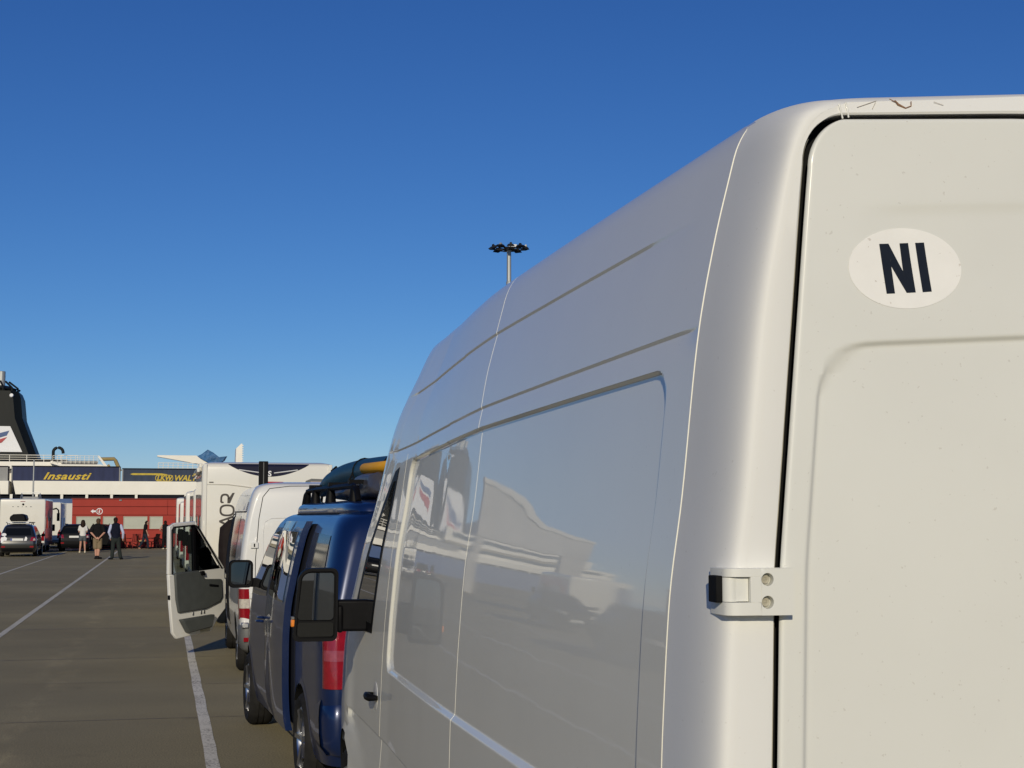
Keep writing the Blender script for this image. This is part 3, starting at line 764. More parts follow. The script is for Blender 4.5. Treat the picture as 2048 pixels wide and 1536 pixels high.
    for zc_ in (1.7463, 1.788):
        mb = MB().lathe([(.0001, .0045), (.0032, .0045), (.0036, .0055), (.0078, .0068), (.0086, .0055), (.0086, -.002)], (hc, yf_ + .0180, zc_), (0, -1, 0), 18)
        mb.bar((hc - .004, yf_ + .0126, zc_ - .001), (hc + .004, yf_ + .0126, zc_ + .001), .0012, .0012)
        mb.build('hinge_bolt', 'seal_beige', H, smooth=40)
    # lower hinge of the same door, below the frame
    # oval sticker
    c0 = Vector((1.3952 - ox, 0, 2.3843))
    def yd(x, z): return -.0046
    el = [(c0.x + .1204 * math.cos(t) * 1.0 + .0012 * math.sin(t), c0.z + .0792 * math.sin(t) + .002 * math.cos(t)) for t in np.linspace(0, 2 * math.pi, 64, endpoint=False)]
    def dy(x, z):
        zb = z - float(np.interp(x + ox, [1.19, 1.274, 1.65, 1.98], [-.008, 0, .024, .032])) * float(ss(np.array((z - 1.0))))
        w = x - float(np.interp(min(zb, 2.58), [p[1] for p in I[:40]], [p[0] + .0115 for p in I[:40]]))
        return -.004 + .0035 * float(ss((2.508 - zb) / .03)) * (1 - float(ss((2.40 - zb) / .14))) * float(ss((w - .09) / .12))
    STK = patch('oval_sticker', 'sticker_white', dl, el, lambda x, z: (x, dy(x, z) - .0008, z), (0, .0006, 0), 40, 16)
    N1 = [(1.3406, 2.4301), (1.3606, 2.4316), (1.365, 2.388), (1.3716, 2.3341), (1.3538, 2.3328)]
    N2 = [(1.3606, 2.4316), (1.3902, 2.3788), (1.3964, 2.336), (1.365, 2.388)]
    N3 = [(1.3843, 2.4332), (1.4026, 2.4347), (1.4157, 2.3376), (1.3964, 2.336), (1.3902, 2.3788)]
    Ii = [(1.4176, 2.4356), (1.4367, 2.4371), (1.4499, 2.3405), (1.4304, 2.3385)]
    bm = bmesh.new()
    for pl in (N1, N2, N3, Ii):
        bm.faces.new([bm.verts.new((a - ox, 0, b)) for a, b in pl])
    bmesh.ops.triangulate(bm, faces=bm.faces[:], ngon_method='EAR_CLIP')
    bmesh.ops.subdivide_edges(bm, edges=bm.edges[:], cuts=5, use_grid_fill=True)
    for v in bm.verts: v.co.y = dy(v.co.x, v.co.z) - .0013
    me = bpy.data.meshes.new('sticker_lettering'); bm.to_mesh(me); bm.free(); me.materials.append(MATS['ink_black'])
    lt = link('sticker_lettering', me, dl)
    # rust chip, scratches and the two roof welt ribs on the header
    yh = -.0012
    def hdr(x, z): return (x - ox, .0005 + .0115 * min(1, max(0, (z - 2.697) / .045)) - .0006, z)
    MB().tube([hdr(1.3852, 2.7195), hdr(1.3914, 2.711), hdr(1.4062, 2.7042)], [.0012, .0022, .0012], 5).tube([hdr(1.4062, 2.7042), hdr(1.4192, 2.71), hdr(1.4202, 2.7195)], .0011, 5).tube([hdr(1.374, 2.7215), hdr(1.3852, 2.7165)], .0009, 5).build('rust_chip', 'rust', V, smooth=60)
    for q in ((1.302, 2.699, 1.3457, 2.716), (1.334, 2.6975, 1.343, 2.712), (1.47, 2.722, 1.49, 2.716)):
        MB().tube([hdr(q[0], q[1]), hdr(q[2], q[3])], .0006, 5).build('scratch', 'scratch', V, smooth=60)
    mb = MB()
    for (xa, za, xb, zb) in ((1.2642, 2.7032, 1.2709, 2.6745), (1.279, 2.7071, 1.2835, 2.6775)):
        mb.tube([hdr(xa, za), (0.5 * (xa + xb) - ox, -.0002, .5 * (za + zb)), (xb - ox, .0006, zb)], .0018, 6)
    mb.build('header_welt', 'door_white', V, smooth=60)
    # front door window with black surround, mirror, handle
    def sidept(off): return lambda y, z: (-(float(B.side(y, z)) - float(bow(y))) - off, y, z)
    F1 = [(4.235, 2.135), (4.34, 2.12), (4.62, 1.97), (4.95, 1.72), (5.20, 1.50), (5.36, 1.33), (4.62, 1.35)]
    patch('side_window', 'black_plastic', V, F1, sidept(.003), (.03, 0, 0), 16, 12)
    F2 = [(4.30, 2.075), (4.36, 2.068), (4.60, 1.915), (4.92, 1.66), (5.1, 1.52), (5.14, 1.395), (4.63, 1.395)]
    patch('window_pane', 'dark_glass', V, F2, sidept(.0055), (.02, 0, 0), 16, 12)
    # horizontal beads of the door skin
    # mirror: housing facing back, two glasses, indicator, arm
    M = bpy.data.objects.new('wing_mirror', None)
    mx0, mx1, mz0, mz1, my = .628 - ox, .842 - ox, 1.302, 1.655, 4.80
    def mpoly(x0, x1, z0, z1, r=.03, lean=.02):
        P = []
        for cx, cz, a0, rr in ((x1 - r, z0 + r, -90, r), (x1 - r * .9, z1 - r, 0, r), (x0 + r * 2.2 + lean, z1 - r * 2.2, 90, r * 2.2), (x0 + r, z0 + r, 180, r)):
            P += [(cx + rr * math.cos(R(a0 + 90 * i / 6)), cz + rr * math.sin(R(a0 + 90 * i / 6))) for i in range(7)]
        return P
    mb = MB(); secs = []
    for t, k in ((.0, .985), (-.004, 1.0), (.03, 1.02), (.07, .98), (.11, .86), (.135, .6), (.142, .25)):
        cx, cz = (mx0 + mx1) / 2, (mz0 + mz1) / 2
        secs.append([(cx + (a - cx) * k, my + t, cz + (b - cz) * k) for a, b in mpoly(mx0, mx1, mz0, mz1)])
    mb.grid([s_ + [s_[0]] for s_ in secs]); mb.add(secs[-1], [tuple(range(28))])
    inner = mpoly(mx0 + .012, mx1 - .012, mz0 + .014, mz1 - .014, .024)
    mb.add(secs[1] + [(a, my - .004, b) for a, b in inner], [(i, (i + 1) % 28, (i + 1) % 28 + 28, i + 28) for i in range(28)])
    mb.add([(a, my + .012, b) for a, b in inner] + [(a, my - .004, b) for a, b in inner], [tuple(range(28))] + [(i, (i + 1) % 28, (i + 1) % 28 + 28, i + 28) for i in range(28)])
    WM = mb.build('wing_mirror', 'black_plastic', V, smooth=40, recalc=True)
    up = [(a, b) for a, b in mpoly(mx0 + .02, mx1 - .02, 1.405, mz1 - .022, .018)]
    def mg(poly, tilt_x, tilt_z):
        return MB().prism(poly, lambda a, b, t: (a, my + .004 + t + tilt_x * (a - mx0) + tilt_z * (b - 1.5), b), 0, .003)
    mg(up, -.02, .02).build('mirror_glass', 'mirror_glass', WM, smooth=30)
    mg(rrect(mx0 + .02, mx1 - .02, mz0 + .022, 1.393, .014), -.05, -.02).build('wide_angle_glass', 'mirror_glass', WM, smooth=30)
    MB().box(mx0 - .012, mx0 + .012, my + .005, my + .05, 1.372, 1.408).build('indicator_lamp', 'lamp_amber', WM, bevel=.006)
    MB().box(mx0 - .011, mx0 + .006, my + .003, my + .052, 1.408, 1.422).build('lamp_surround', 'bumper_grey', WM, bevel=.004)
    mb = MB(); mb.box(mx1 - .01, -.93 + .02, my + .02, my + .10, 1.345, 1.50); mb.box(mx1 + .0, mx1 + .03, my + .004, my + .11, 1.34, 1.475)
    mb.build('mirror_arm', 'black_plastic', WM, bevel=.014, seg=3)
    # door handle with its cup
    hy, hz = 4.44, 1.072
    sx = float(B.side(hy, hz)) - float(bow(hy))
    mb = MB(); mb.lathe([(.001, .003), (.055, .003), (.066, .001), (.068, -.004)], (-sx, hy, hz), (-1, 0, 0), 26)
    mb.build('handle_cup', 'white_paint', V, smooth=40)
    mb = MB(); mb.tube([(-sx - .005, hy + .075, hz), (-sx - .035, hy + .055, hz), (-sx - .04, hy, hz), (-sx - .035, hy - .055, hz), (-sx - .005, hy - .075, hz)], [.012, .017, .018, .017, .012], 10)
    mb.build('door_handle', 'black_plastic', V, smooth=50)
    # wheels
    for yw in (5.62, 1.35):
        wheel(V, -.985, yw, .345, -1, .225, 'steel'); wheel(V, .985, yw, .345, 1, .225, 'steel')
    arch(B, V, 5.62, .36, .41, 'near_white', .035, -1, .3, .35, .012)
    # tail lamps low on the corners, bumper
    for sg in (-1, 1):
        P = rrect(.90, .985, .86, 1.30, .02)
        B.patch_rear('tail_lamp', 'lamp_red', V, [(sg * a, b) for a, b in P], .004, .02)
    MB().box(-.93, .93, -.07, .1, .33, .52).build('rear_bumper', 'black_plastic', V, bevel=.03)
    MB().box(-.8, .8, 5.9, 6.66, .25, .5).build('front_bumper', 'black_plastic', V, bevel=.04)
    # windscreen
    B.patch_front('windscreen', 'dark_glass', V, [(-.72, 1.40), (.72, 1.40), (.62, 2.15), (-.62, 2.15)], .004)
    return V
near_van()
# ------------------------------------------------------------------ the blue camper van ahead of it
def blue_van():
    V = thing('camper_van', 'dark blue camper van with an elevating roof and a loaded roof rack', 'van', (1.985, 10.05, 0), R(3.2))
    B = Body([(0.26, .90, .12, 5.0, .12, .3, .35), (0.45, .94, .03, 5.22, .12, .3, .4), (0.75, .952, 0, 5.26, .12, .3, .45), (1.0, .953, .015, 5.08, .12, .3, .45), (1.12, .948, .025, 4.75, .12, .3, .4), (1.25, .938, .04, 4.50, .12, .3, .35),
              (1.4, .912, .065, 4.28, .13, .3, .3), (1.6, .872, .105, 4.02, .14, .3, .28), (1.8, .822, .155, 3.72, .15, .3, .26), (1.88, .785, .19, 3.56, .17, .32, .25), (1.925, .735, .24, 3.4, .2, .35, .25), (1.95, .62, .34, 3.15, .2, .4, .2), (1.96, .40, .55, 2.8, .2, .4, .2)],
             4.1, 2.4, 2.2)
    ax = (.95, 4.33); zw = .335
    zs = list(np.arange(.26, 1.0, .03)) + list(np.arange(1.0, 1.9, .045)) + [1.9, 1.915, 1.93, 1.94, 1.948, 1.954, 1.958, 1.96]
    ys = list(np.arange(.3, 4.1, .035)) + [4.1]
    gap0, gap1 = 1.30, 1.36
    B.build('body', 'navy_paint', V, zs, ys, None, holes=[(ax[0], zw, .395), (ax[1], zw, .395)], nc=12, ncf=12, smooth=35)
    for yc in ax:
        for sg in (-1, 1):
            arch(B, V, yc, zw, .395, 'navy_paint', .035, sg, .28, .35, .006)
            wheel(V, sg * .955, yc, .335, sg, .225)
    # open gap behind the sliding door: door skin stands proud, rear edge showing
    pD = [(1.42, .33), (3.02, .33), (3.02, 1.22), (2.95, 1.88), (1.38, 1.88), (1.40, 1.2)]
    def skin(off): return lambda y, z: (-(float(B.side(y, z)) + off * float(ss(np.array((3.3 - y) / 1.5)))), y, z)
    sd_ = patch('sliding_door', 'navy_paint', V, pD, skin(.075), (.05, 0, 0), 22, 14)
    patch('door_gap', 'dark_opening', V, [(1.26, .34), (1.43, .34), (1.43, 1.86), (1.26, 1.86)], skin(.006), (.02, 0, 0), 14, 3)
    # windows
    patch('window', 'dark_glass', sd_, [(1.52, 1.27), (2.90, 1.27), (2.84, 1.80), (1.55, 1.80)], skin(.081), (.02, 0, 0), 12, 12)
    B.patch_side('rear_window', 'tinted_glass', V, [(.30, 1.28), (1.20, 1.27), (1.20, 1.80), (.44, 1.78)], -1, .004)
    B.patch_side('front_window', 'dark_glass', V, [(3.12, 1.24), (4.22, 1.20), (4.02, 1.42), (3.66, 1.76), (3.12, 1.80)], -1, .004)
    B.patch_side('side_window', 'dark_glass', V, [(.30, 1.28), (4.0, 1.24), (3.66, 1.78), (.44, 1.78)], 1, .004)
    MB().tube([(-.945, 1.26, 1.03), (-.945, 3.95, 1.03)], .004, 5)
    st = patch('window_sticker', 'sign_white', sd_, [(2.62, 1.66), (2.75, 1.66), (2.75, 1.78), (2.62, 1.78)], skin(.0825), (.003, 0, 0), 3, 3)
    patch('sticker_roundel', 'red_decal', sd_, rrect(2.635, 2.735, 1.675, 1.765, .044), skin(.0836), (.001, 0, 0), 6, 4)
    # shut lines of the front door
    mb = B.line_side([(3.06, .34), (3.06, 1.22), (3.03, 1.86)], .005, -1, -.001)
    mb.build('door_seam', 'rubber', V)
    mb = MB(); x = float(B.side(3.3, 1.04)); mb.tube([(-x - .004, 3.18, 1.05), (-x - .035, 3.22, 1.05), (-x - .035, 3.36, 1.04), (-x - .004, 3.40, 1.04)], .011, 8); mb.build('door_handle', 'navy_paint', V, smooth=50)
    mb = MB(); x = float(B.side(2.8, 1.04)) + .07; mb.tube([(-x + .01, 2.72, 1.05), (-x - .03, 2.76, 1.05), (-x - .03, 2.90, 1.04), (-x + .01, 2.94, 1.04)], .011, 8); mb.build('door_handle', 'navy_paint', V, smooth=50)
    # wing mirror
    for sg in (-1, 1):
        M_ = MB(); sec = []
        for t, k in ((0, .94), (-.008, 1.0), (.03, 1.0), (.08, .9), (.11, .6), (.115, .2)):
            sec.append([(sg * (-1.075 + (a * k)), 3.92 + t, 1.40 + b * k) for a, b in rrect(-.11, .11, -.125, .125, .045)])
        M_.grid([q + [q[0]] for q in sec]).add(sec[-1], [tuple(range(24))]).add(sec[0], [tuple(range(24))])
        M_.box(min(sg * -.98, sg * -.86), max(sg * -.98, sg * -.86), 3.93, 4.0, 1.28, 1.36)
        w_ = M_.build('wing_mirror', 'black_plastic', V, smooth=40)
        MB().prism([(sg * -1.075 + a, 1.405 + b) for a, b in rrect(-.088, .088, -.1, .1, .035)], XZ(3.905), 0, .004).build('mirror_glass', 'mirror_glass', w_)
    # tail lamps, bumper, tailgate glass, plate
    for sg in (-1, 1):
        P = [(sg * a, b) for a, b in [(.78, .78), (.925, .78), (.925, 1.24), (.78, 1.24)]]
        l_ = B.patch_rear('tail_lamp', 'lamp_red', V, P, .008, .03)
        B.patch_rear('reversing_lens', 'lamp_pink', l_, [(sg * a, b) for a, b in [(.785, .96), (.921, .96), (.921, 1.03), (.785, 1.03)]], .0095, .01)
    BB = Body([(.34, .90, .03, .42, .12, .3, .06), (.40, .943, -.01, .42, .12, .3, .06), (.58, .954, -.022, .42, .12, .3, .06), (.66, .950, -.01, .42, .12, .3, .06), (.70, .94, .015, .42, .12, .3, .06)], .36, 2.4)
    BB.build('rear_bumper', 'navy_paint', V, [.34, .4, .48, .58, .66, .7], [.28, .36], keep=.1, smooth=40)
    B.patch_rear('tailgate_window', 'dark_glass', V, [(-.70, 1.28), (.70, 1.28), (.62, 1.78), (-.62, 1.78)], .004)
    pl = B.patch_rear('number_plate', 'plate', V, [(-.26, .84), (.26, .84), (.26, .95), (-.26, .95)], .008, .02, 3, 3)
    B.patch_front('windscreen', 'dark_glass', V, [(-.72, 1.22), (.72, 1.22), (.62, 1.82), (-.62, 1.82)], .004)
    # elevating roof and rack
    PT = Body([(1.90, .70, .36, 3.25, .15, .4, .2), (1.95, .715, .30, 3.30, .15, .4, .25), (1.99, .71, .32, 3.28, .15, .4, .25), (2.02, .67, .40, 3.2, .2, .4, .25), (2.035, .56, .56, 3.0, .2, .4, .2)], 2.8, 2.3)
    PT.build('elevating_roof', 'navy_paint', V, [1.9, 1.93, 1.95, 1.97, 1.99, 2.005, 2.02, 2.03, 2.035], list(np.arange(.75, 2.8, .2)) + [2.8], smooth=40)
    for sg in (-1, 1): MB().tube([(sg * float(PT.side(y, 1.925)) + sg * .003, y, 1.925) for y in np.linspace(.8, 3.0, 16)], .016, 8).build('roof_gasket', 'rubber', V, smooth=60)
    rk = MB()
    for sg in (-1, 1):
        x = sg * .62
        P = [(x, .55, 2.02), (x, .62, 2.10), (x, .75, 2.135), (x, 2.85, 2.135), (x, 3.05, 2.10), (x, 3.16, 2.01)]
        rk.tube(P, .022, 8)
        for y in (.7, 1.75, 2.5): rk.tube([(x, y, 1.98), (x, y, 2.135)], [.05, .03], 8)
        rk.tube([(x, 2.98, 2.0), (x, 2.92, 2.14)], [.04, .022], 8)
    for y in (.85, 1.75, 2.72): rk.bar((-.64, y, 2.165), (.64, y, 2.165), .07, .03)
    rk.build('roof_rack', 'black_plastic', V, smooth=45)
    # things tied on top of the rack
    def W(x, y, z):
        c, s_ = math.cos(R(3.2)), math.sin(R(3.2)); return (1.985 + x * c - y * s_, 10.05 + x * s_ + y * c, z)
    path = [W(-.50, 2.98, 2.10), W(-.48, 2.86, 2.15), W(-.45, 2.62, 2.20), W(-.40, 2.25, 2.245), W(-.36, 1.8, 2.265), W(-.32, 1.3, 2.268), W(-.30, .8, 2.26), W(-.29, .5, 2.25)]
    # smooth the path
    from mathutils.geometry import interpolate_bezier
    pts = []
    for i in range(len(path) - 1):
        p0, p1 = Vector(path[i]), Vector(path[i + 1]); t0 = (Vector(path[min(i + 1, len(path) - 1)]) - Vector(path[max(i - 1, 0)])) / 6; t1 = (Vector(path[min(i + 2, len(path) - 1)]) - p0) / 6
        pts += interpolate_bezier(p0, p0 + t0, p1 - t1, p1, 6)[:-1]
    pts.append(Vector(path[-1])); n = len(pts)
    rr = [.012 + .088 * math.sin(min(1, i / (n * .42)) * math.pi / 2) ** .8 for i in range(n)]
    K = MB().tube(pts, rr, 16).build('kayak', 'kayak_teal', None, smooth=60)
    tag(K, 'dark teal curved kayak hull tied over the blue van roof rack', 'kayak')
    for k in (int(n * .60), int(n * .86)):
        p = pts[k]; mb = MB(); mb.tube([(p.x + (rr[k] + .004) * math.cos(a), p.y, p.z + (rr[k] + .004) * math.sin(a)) for a in np.linspace(0, 2 * math.pi, 20)], .006, 5)
        mb.tube([(p.x - rr[k], p.y, p.z), (p.x - rr[k] - .05, p.y + .02, 2.15)], .006, 5)
        mb.build('strap', 'rubber', K)
    tp = pts[2]
    MB().tube([tp, tp + Vector((-.01, .02, -.12))], .012, 6).build('bow_line', 'rubber', K)
    MB().tube([pts[9] + Vector((0, 0, .07)), pts[9] + Vector((0, .03, .11)), pts[11] + Vector((0, .02, .12)), pts[11] + Vector((0, 0, .08))], .010, 6).build('grab_handle', 'rubber', K)
    F = MB(); a, b = Vector(W(-.435, 1.30, 2.275)), Vector(W(-.42, .35, 2.265)); d = (b - a).normalized()
    F.tube([a - d * .045, a - d * .03, a, b, b + d * .03, b + d * .045], [.010, .030, .041, .041, .030, .010], 14)
    tag(F.build('foam_float', 'float_yellow', None, smooth=60), 'yellow foam float lying along the kayak on the blue van', 'float')
    rnd = random.Random(4)
    def blob(c, sx, sy, sz, seed, name, m, label, cat):
        r_ = random.Random(seed); ph = [r_.uniform(0, 6) for _ in range(6)]
        mb = MB(); nu, nv = 22, 14; vs = []
        for i in range(nv + 1):
            for j in range(nu):
                th, u = math.pi * i / nv, 2 * math.pi * j / nu
                sq = lambda t: math.copysign(abs(t) ** .62, t)
                k = 1 + .07 * math.sin(3 * u + ph[0]) + .06 * math.sin(5 * th + 2 * u + ph[1]) + .04 * math.sin(9 * u + ph[2] + 3 * th)
                x, y, z = sx * sq(math.sin(th)) * sq(math.cos(u)) * k, sy * sq(math.sin(th)) * sq(math.sin(u)) * k, sz * sq(math.cos(th)) * (1 + .05 * math.sin(4 * u + ph[3]))
                vs.append(W(c[0] + x, c[1] + y, c[2] + z))
        mb.add(vs, [(i * nu + j, (i + 1) * nu + j, (i + 1) * nu + (j + 1) % nu, i * nu + (j + 1) % nu) for i in range(nv) for j in range(nu)])
        return tag(mb.build(name, m, None, smooth=50), label, cat)
    bg_ = blob((-.36, .88, 2.135), .20, .40, .10, 3, 'luggage_bag', 'bag_grey', 'shiny dark grey luggage bag under the yellow float on the blue van', 'bag')
    blob((-.30, 2.05, 2.10), .22, .42, .055, 8, 'rolled_bundle', 'bag_grey', 'flat grey bundle strapped under the teal kayak on the rack', 'bundle')
    return V
blue_van()
# ------------------------------------------------------------------ white van with its driver door open
def open_van():
    V = thing('delivery_van', 'white medium roof panel van with its front door standing open', 'van', (1.885, 18.35, 0))
    B = Body([(0.34, .94, .03, 5.05, .07, .16, .3), (0.55, .965, 0, 5.20, .07, .16, .35), (0.85, .985, 0, 5.18, .07, .16, .4), (1.1, .988, 0, 4.92, .07, .16, .35), (1.25, .985, .0, 4.60, .07, .16, .3), (1.5, .968, .0, 4.36, .07, .16, .26), (1.8, .930, .005, 4.08, .07, .16, .25),
              (2.1, .872, .02, 3.75, .08, .17, .25), (2.22, .835, .035, 3.5, .10, .18, .25), (2.29, .78, .07, 3.25, .12, .2, .25), (2.325, .69, .13, 2.95, .14, .25, .25), (2.345, .50, .3, 2.5, .15, .3, .2)], 3.9, 2.5, 2.2)
    ax = (1.02, 4.30)
    zs = list(np.arange(.34, 1.1, .03)) + list(np.arange(1.1, 2.2, .05)) + [2.2, 2.22, 2.24, 2.26, 2.28, 2.295, 2.31, 2.32, 2.33, 2.338, 2.345]
    ys = list(np.arange(.16, 3.9, .05)) + [3.9]
    B.build('body', 'white_paint', V, zs, ys, None, holes=[(ax[0], .35, .39), (ax[1], .35, .39)], nc=12, ncf=10, smooth=35)
    for yc in ax:
        for sg in (-1, 1):
            arch(B, V, yc, .35, .39, 'white_paint', .03, sg, .36, .35, .005)
            wheel(V, sg * .95, yc, .34, sg, .215, 'steel')
    # the opening left by the open door and the dark side glazing
    B.patch_side('door_opening', 'dark_opening', V, [(3.0, .48), (3.86, .48), (3.98, .9), (3.98, 1.22), (3.62, 1.90), (3.02, 1.94)], -1, .004)
    B.patch_side('side_window', 'tinted_glass', V, [(1.3, 1.26), (2.86, 1.26), (2.86, 1.92), (1.32, 1.93)], -1, .004)
    mb = B.line_side([(2.94, .45), (2.94, 1.9), (3.0, 1.97), (3.6, 1.95), (4.05, 1.25)], .012, -1, -.004); mb.build('door_seal', 'rubber', V, smooth=60)
    mb = B.line_side([(.30, 1.98), (3.4, 1.99)], .012, -1, -.006); mb.build('roof_gutter', 'rubber', V, smooth=60)
    # rear doors: shut lines, hinges, pressed panels
    mb = B.line_rear([(-.80, .62), (-.80, 1.4), (-.765, 1.9), (-.72, 2.16), (-.64, 2.26), (-.4, 2.29), (0, 2.295)], .005, -.001)
    mb.build('door_seam', 'rubber', V)
    B.line_rear([(.80, .62), (.80, 1.4), (.765, 1.9), (.72, 2.16), (.64, 2.26), (.4, 2.29), (0, 2.295)], .005, -.001).build('door_seam', 'rubber', V)
    B.line_rear([(0, .62), (0, 2.29)], .004, -.001).build('centre_seam', 'rubber', V)
    for sg in (-1, 1):
        mb = B.line_rear([(sg * .71, .72), (sg * .71, 1.75), (sg * .69, 1.86), (sg * .62, 1.90), (sg * .1, 1.92)], .006, -.003); mb.build('pressed_rib', 'white_paint', V, smooth=60)
        for z in (.98, 1.58):
            h = MB().box(min(sg * .86, sg * .77), max(sg * .86, sg * .77), -.028, .02, z - .035, z + .035).build('door_hinge', 'white_paint', V, bevel=.006)
            MB().box(sg * .815 - .008, sg * .815 + .008, -.0295, -.02, z - .02, z + .02).build('hinge_slot', 'rubber', h)
        xs = [(.845, .70), (.972, .72), (.982, 1.06), (.865, 1.06)]
        l_ = B.patch_rear('tail_lamp', 'lamp_red', V, [(sg * a, b) for a, b in xs], .008, .04, 12, 10)
        B.patch_rear('clear_lens', 'lamp_clear', l_, [(sg * a, b) for a, b in [(.853, .83), (.974, .83), (.976, .94), (.859, .94)]], .010, .02, 6, 10)
        B.patch_side('side_lens', 'lamp_red', l_, [(.06, .70), (.19, .70), (.17, 1.06), (.06, 1.06)], sg, .006)
    BB = Body([(.30, .90, .03, .42, .1, .2, .02), (.36, .96, -.05, .42, .1, .2, .02), (.55, .985, -.075, .42, .1, .2, .02), (.60, .985, -.07, .42, .1, .2, .02), (.63, .975, -.02, .42, .1, .2, .02), (.66, .972, .02, .42, .1, .2, .02)], .36, 2.4)
    BB.build('rear_bumper', 'bumper_grey', V, [.30, .33, .36, .45, .55, .6, .63, .66], [.17, .3, .36], keep=.05, smooth=40)
    MB().box(-.93, -.85, -.088, -.06, .44, .49).build('rear_reflector', 'lamp_red', V, bevel=.004)
    MB().box(-.955, -.87, -.10, .05, .60, .665).build('bumper_corner', 'steel', V, bevel=.012)
    B.patch_front('windscreen', 'dark_glass', V, [(-.78, 1.30), (.78, 1.30), (.70, 2.02), (-.70, 2.02)], .004)
    # the open door, built flat and swung on its hinges
    D = MB(); T = .055
    prof = [(.0, .62), (.16, .50), (.30, .34), (.98, .31), (1.055, .40), (1.09, .80), (1.10, 1.12), (1.105, 1.20), (0, 1.20)]
    fn = lambda a, b, t: (-a, t, b)
    D.prism(prof, fn, 0, T)
    # window frame bars
    D.prism([(1.105, 1.20), (1.045, 1.20), (1.03, 1.80), (.99, 1.845), (.97, 1.90), (1.075, 1.86)], fn, 0, T)
    D.prism([(1.075, 1.86), (.97, 1.90), (.56, 1.90), (.58, 1.845), (.99, 1.845)], fn, 0, T)
    D.prism([(.56, 1.90), (.58, 1.845), (.53, 1.84), (.045, 1.20), (0, 1.20)], fn, 0, T)
    RZ = R(45)
    dr = D.build('front_door', 'white_paint', V, bevel=.012, seg=2)
    dr.location = (-.965, 3.70, 0); dr.rotation_euler = (R(0), R(-3.5), RZ)
    MB().prism([(.615, 1.2), (.575, 1.2), (.565, 1.85), (.605, 1.85)], fn, .005, .05).build('window_divider', 'black_plastic', dr)
    MB().prism([(1.04, 1.2), (.61, 1.2), (.60, 1.84), (.99, 1.84), (1.025, 1.80)], fn, .022, .028).build('door_window', 'clear_glass', dr)
    MB().prism([(.57, 1.2), (.09, 1.2), (.53, 1.80), (.56, 1.82)], fn, .022, .028).build('quarter_window', 'smoked_glass', dr)
    def tubep(P, r): return MB().tube([fn(a, b, -.004) for a, b in P], r, 6)
    tubep([(1.04, 1.2), (1.025, 1.78), (.985, 1.84), (.61, 1.845)], .012).build('window_seal', 'rubber', dr, smooth=60)
    tubep([(.57, 1.83), (.53, 1.82), (.06, 1.2)], .012).build('window_seal', 'rubber', dr, smooth=60)
    t_ = MB(); t_.prism([(1.015, 1.215), (.56, 1.215), (.50, 1.17), (.42, 1.08), (.09, 1.05), (.08, .80), (.14, .73), (.42, .66), (.96, .66), (1.0, .85)], fn, -.035, .01)
    tp = t_.build('door_trim', 'grey_trim', dr, bevel=.02, seg=3)
    MB().prism([(.95, .575), (.30, .575), (.36, .40), (.82, .375)], fn, -.085, .01).build('door_pocket', 'grey_trim', dr, bevel=.02, seg=3)
    MB().prism([(.54, 1.20), (.46, 1.20), (.44, 1.13), (.52, 1.14)], fn, -.055, -.02).build('door_pull', 'black_plastic', tp, bevel=.01)
    MB().prism([(.36, 1.005), (.18, .975), (.18, .945), (.36, .972)], fn, -.048, -.02).build('inner_handle', 'black_plastic', tp, bevel=.006)
    MB().prism([(.53, .395), (.33, .40), (.33, .345), (.53, .34)], fn, -.012, .01).build('step_plate', 'seal_beige', dr, bevel=.01)
    MB().box(-1.108, -1.095, -.002, .03, .86, .92).build('door_latch', 'black_plastic', dr)
    for x in (.66, .50, .44): MB().box(-x - .015, -x + .015, -.008, .01, .595, .645).build('wiring_clip', 'steel', dr, bevel=.004)
    # its wing mirror on the outer side
    M_ = MB(); sec = []
    for t, k in ((0, .95), (-.008, 1.0), (.03, 1.0), (.09, .85), (.12, .5), (.125, .2)):
        sec.append([(-.22 + a * k, .13 + t, 1.36 + b * k) for a, b in rrect(-.085, .085, -.15, .15, .04)])
    M_.grid([q + [q[0]] for q in sec]).add(sec[-1], [tuple(range(24))]).add(sec[0], [tuple(range(24))]); M_.box(-.25, -.05, .05, .2, 1.19, 1.24)
    wm = M_.build('wing_mirror', 'black_plastic', dr, smooth=40)
    for z in (.72, 1.08): MB().box(-.02, .05, .02, .06, z - .03, z + .03).build('door_hinge', 'white_paint', dr, bevel=.006)
    return V
open_van()
# ------------------------------------------------------------------ black square post standing in the lane
P_ = MB().box(1.515, 1.665, 25.0, 25.12, 0, 2.84).build('marker_post', 'black_plastic', bevel=.01)
tag(P_, 'tall black square post standing behind the white van with the open door', 'post')
MB().box(1.583, 1.597, 24.994, 25.0, 1.9, 2.82).build('reflective_strip', 'bumper_grey', P_)
# ------------------------------------------------------------------ motorhomes queueing ahead
def coach_body(L, hw, h, z0=.42, r=.10, nose=0.0):
    return Body([(z0, hw - .03, .05, L, .05, .05, .05), (z0 + .1, hw, .01, L, .06, .06, .06), (1.2, hw, 0, L, .06, .06, .06), (h - .35, hw, .0, L - nose * .4, .06, .06, .06), (h - r, hw - .005, .01, L - nose * .7, .07, .07, .07),
                 (h - r * .4, hw - .03, .04, L - nose * .9, .08, .08, .08), (h - .02, hw - .07, .09, L - nose - .05, .09, .09, .09), (h, hw - .16, .2, L - nose - .2, .1, .1, .1)], L - .7, 2.2, 2.0)
def coach_shell(B, V, m, L, h, z0=.42):
    zs = sorted(set([z0, z0 + .05, z0 + .1] + list(np.linspace(z0 + .2, h - .36, 12)) + list(np.linspace(h - .35, h, 14))))
    return B.build('body', m, V, zs, list(np.linspace(.08, L - .7, 14)), nc=6, ncf=8, smooth=40)
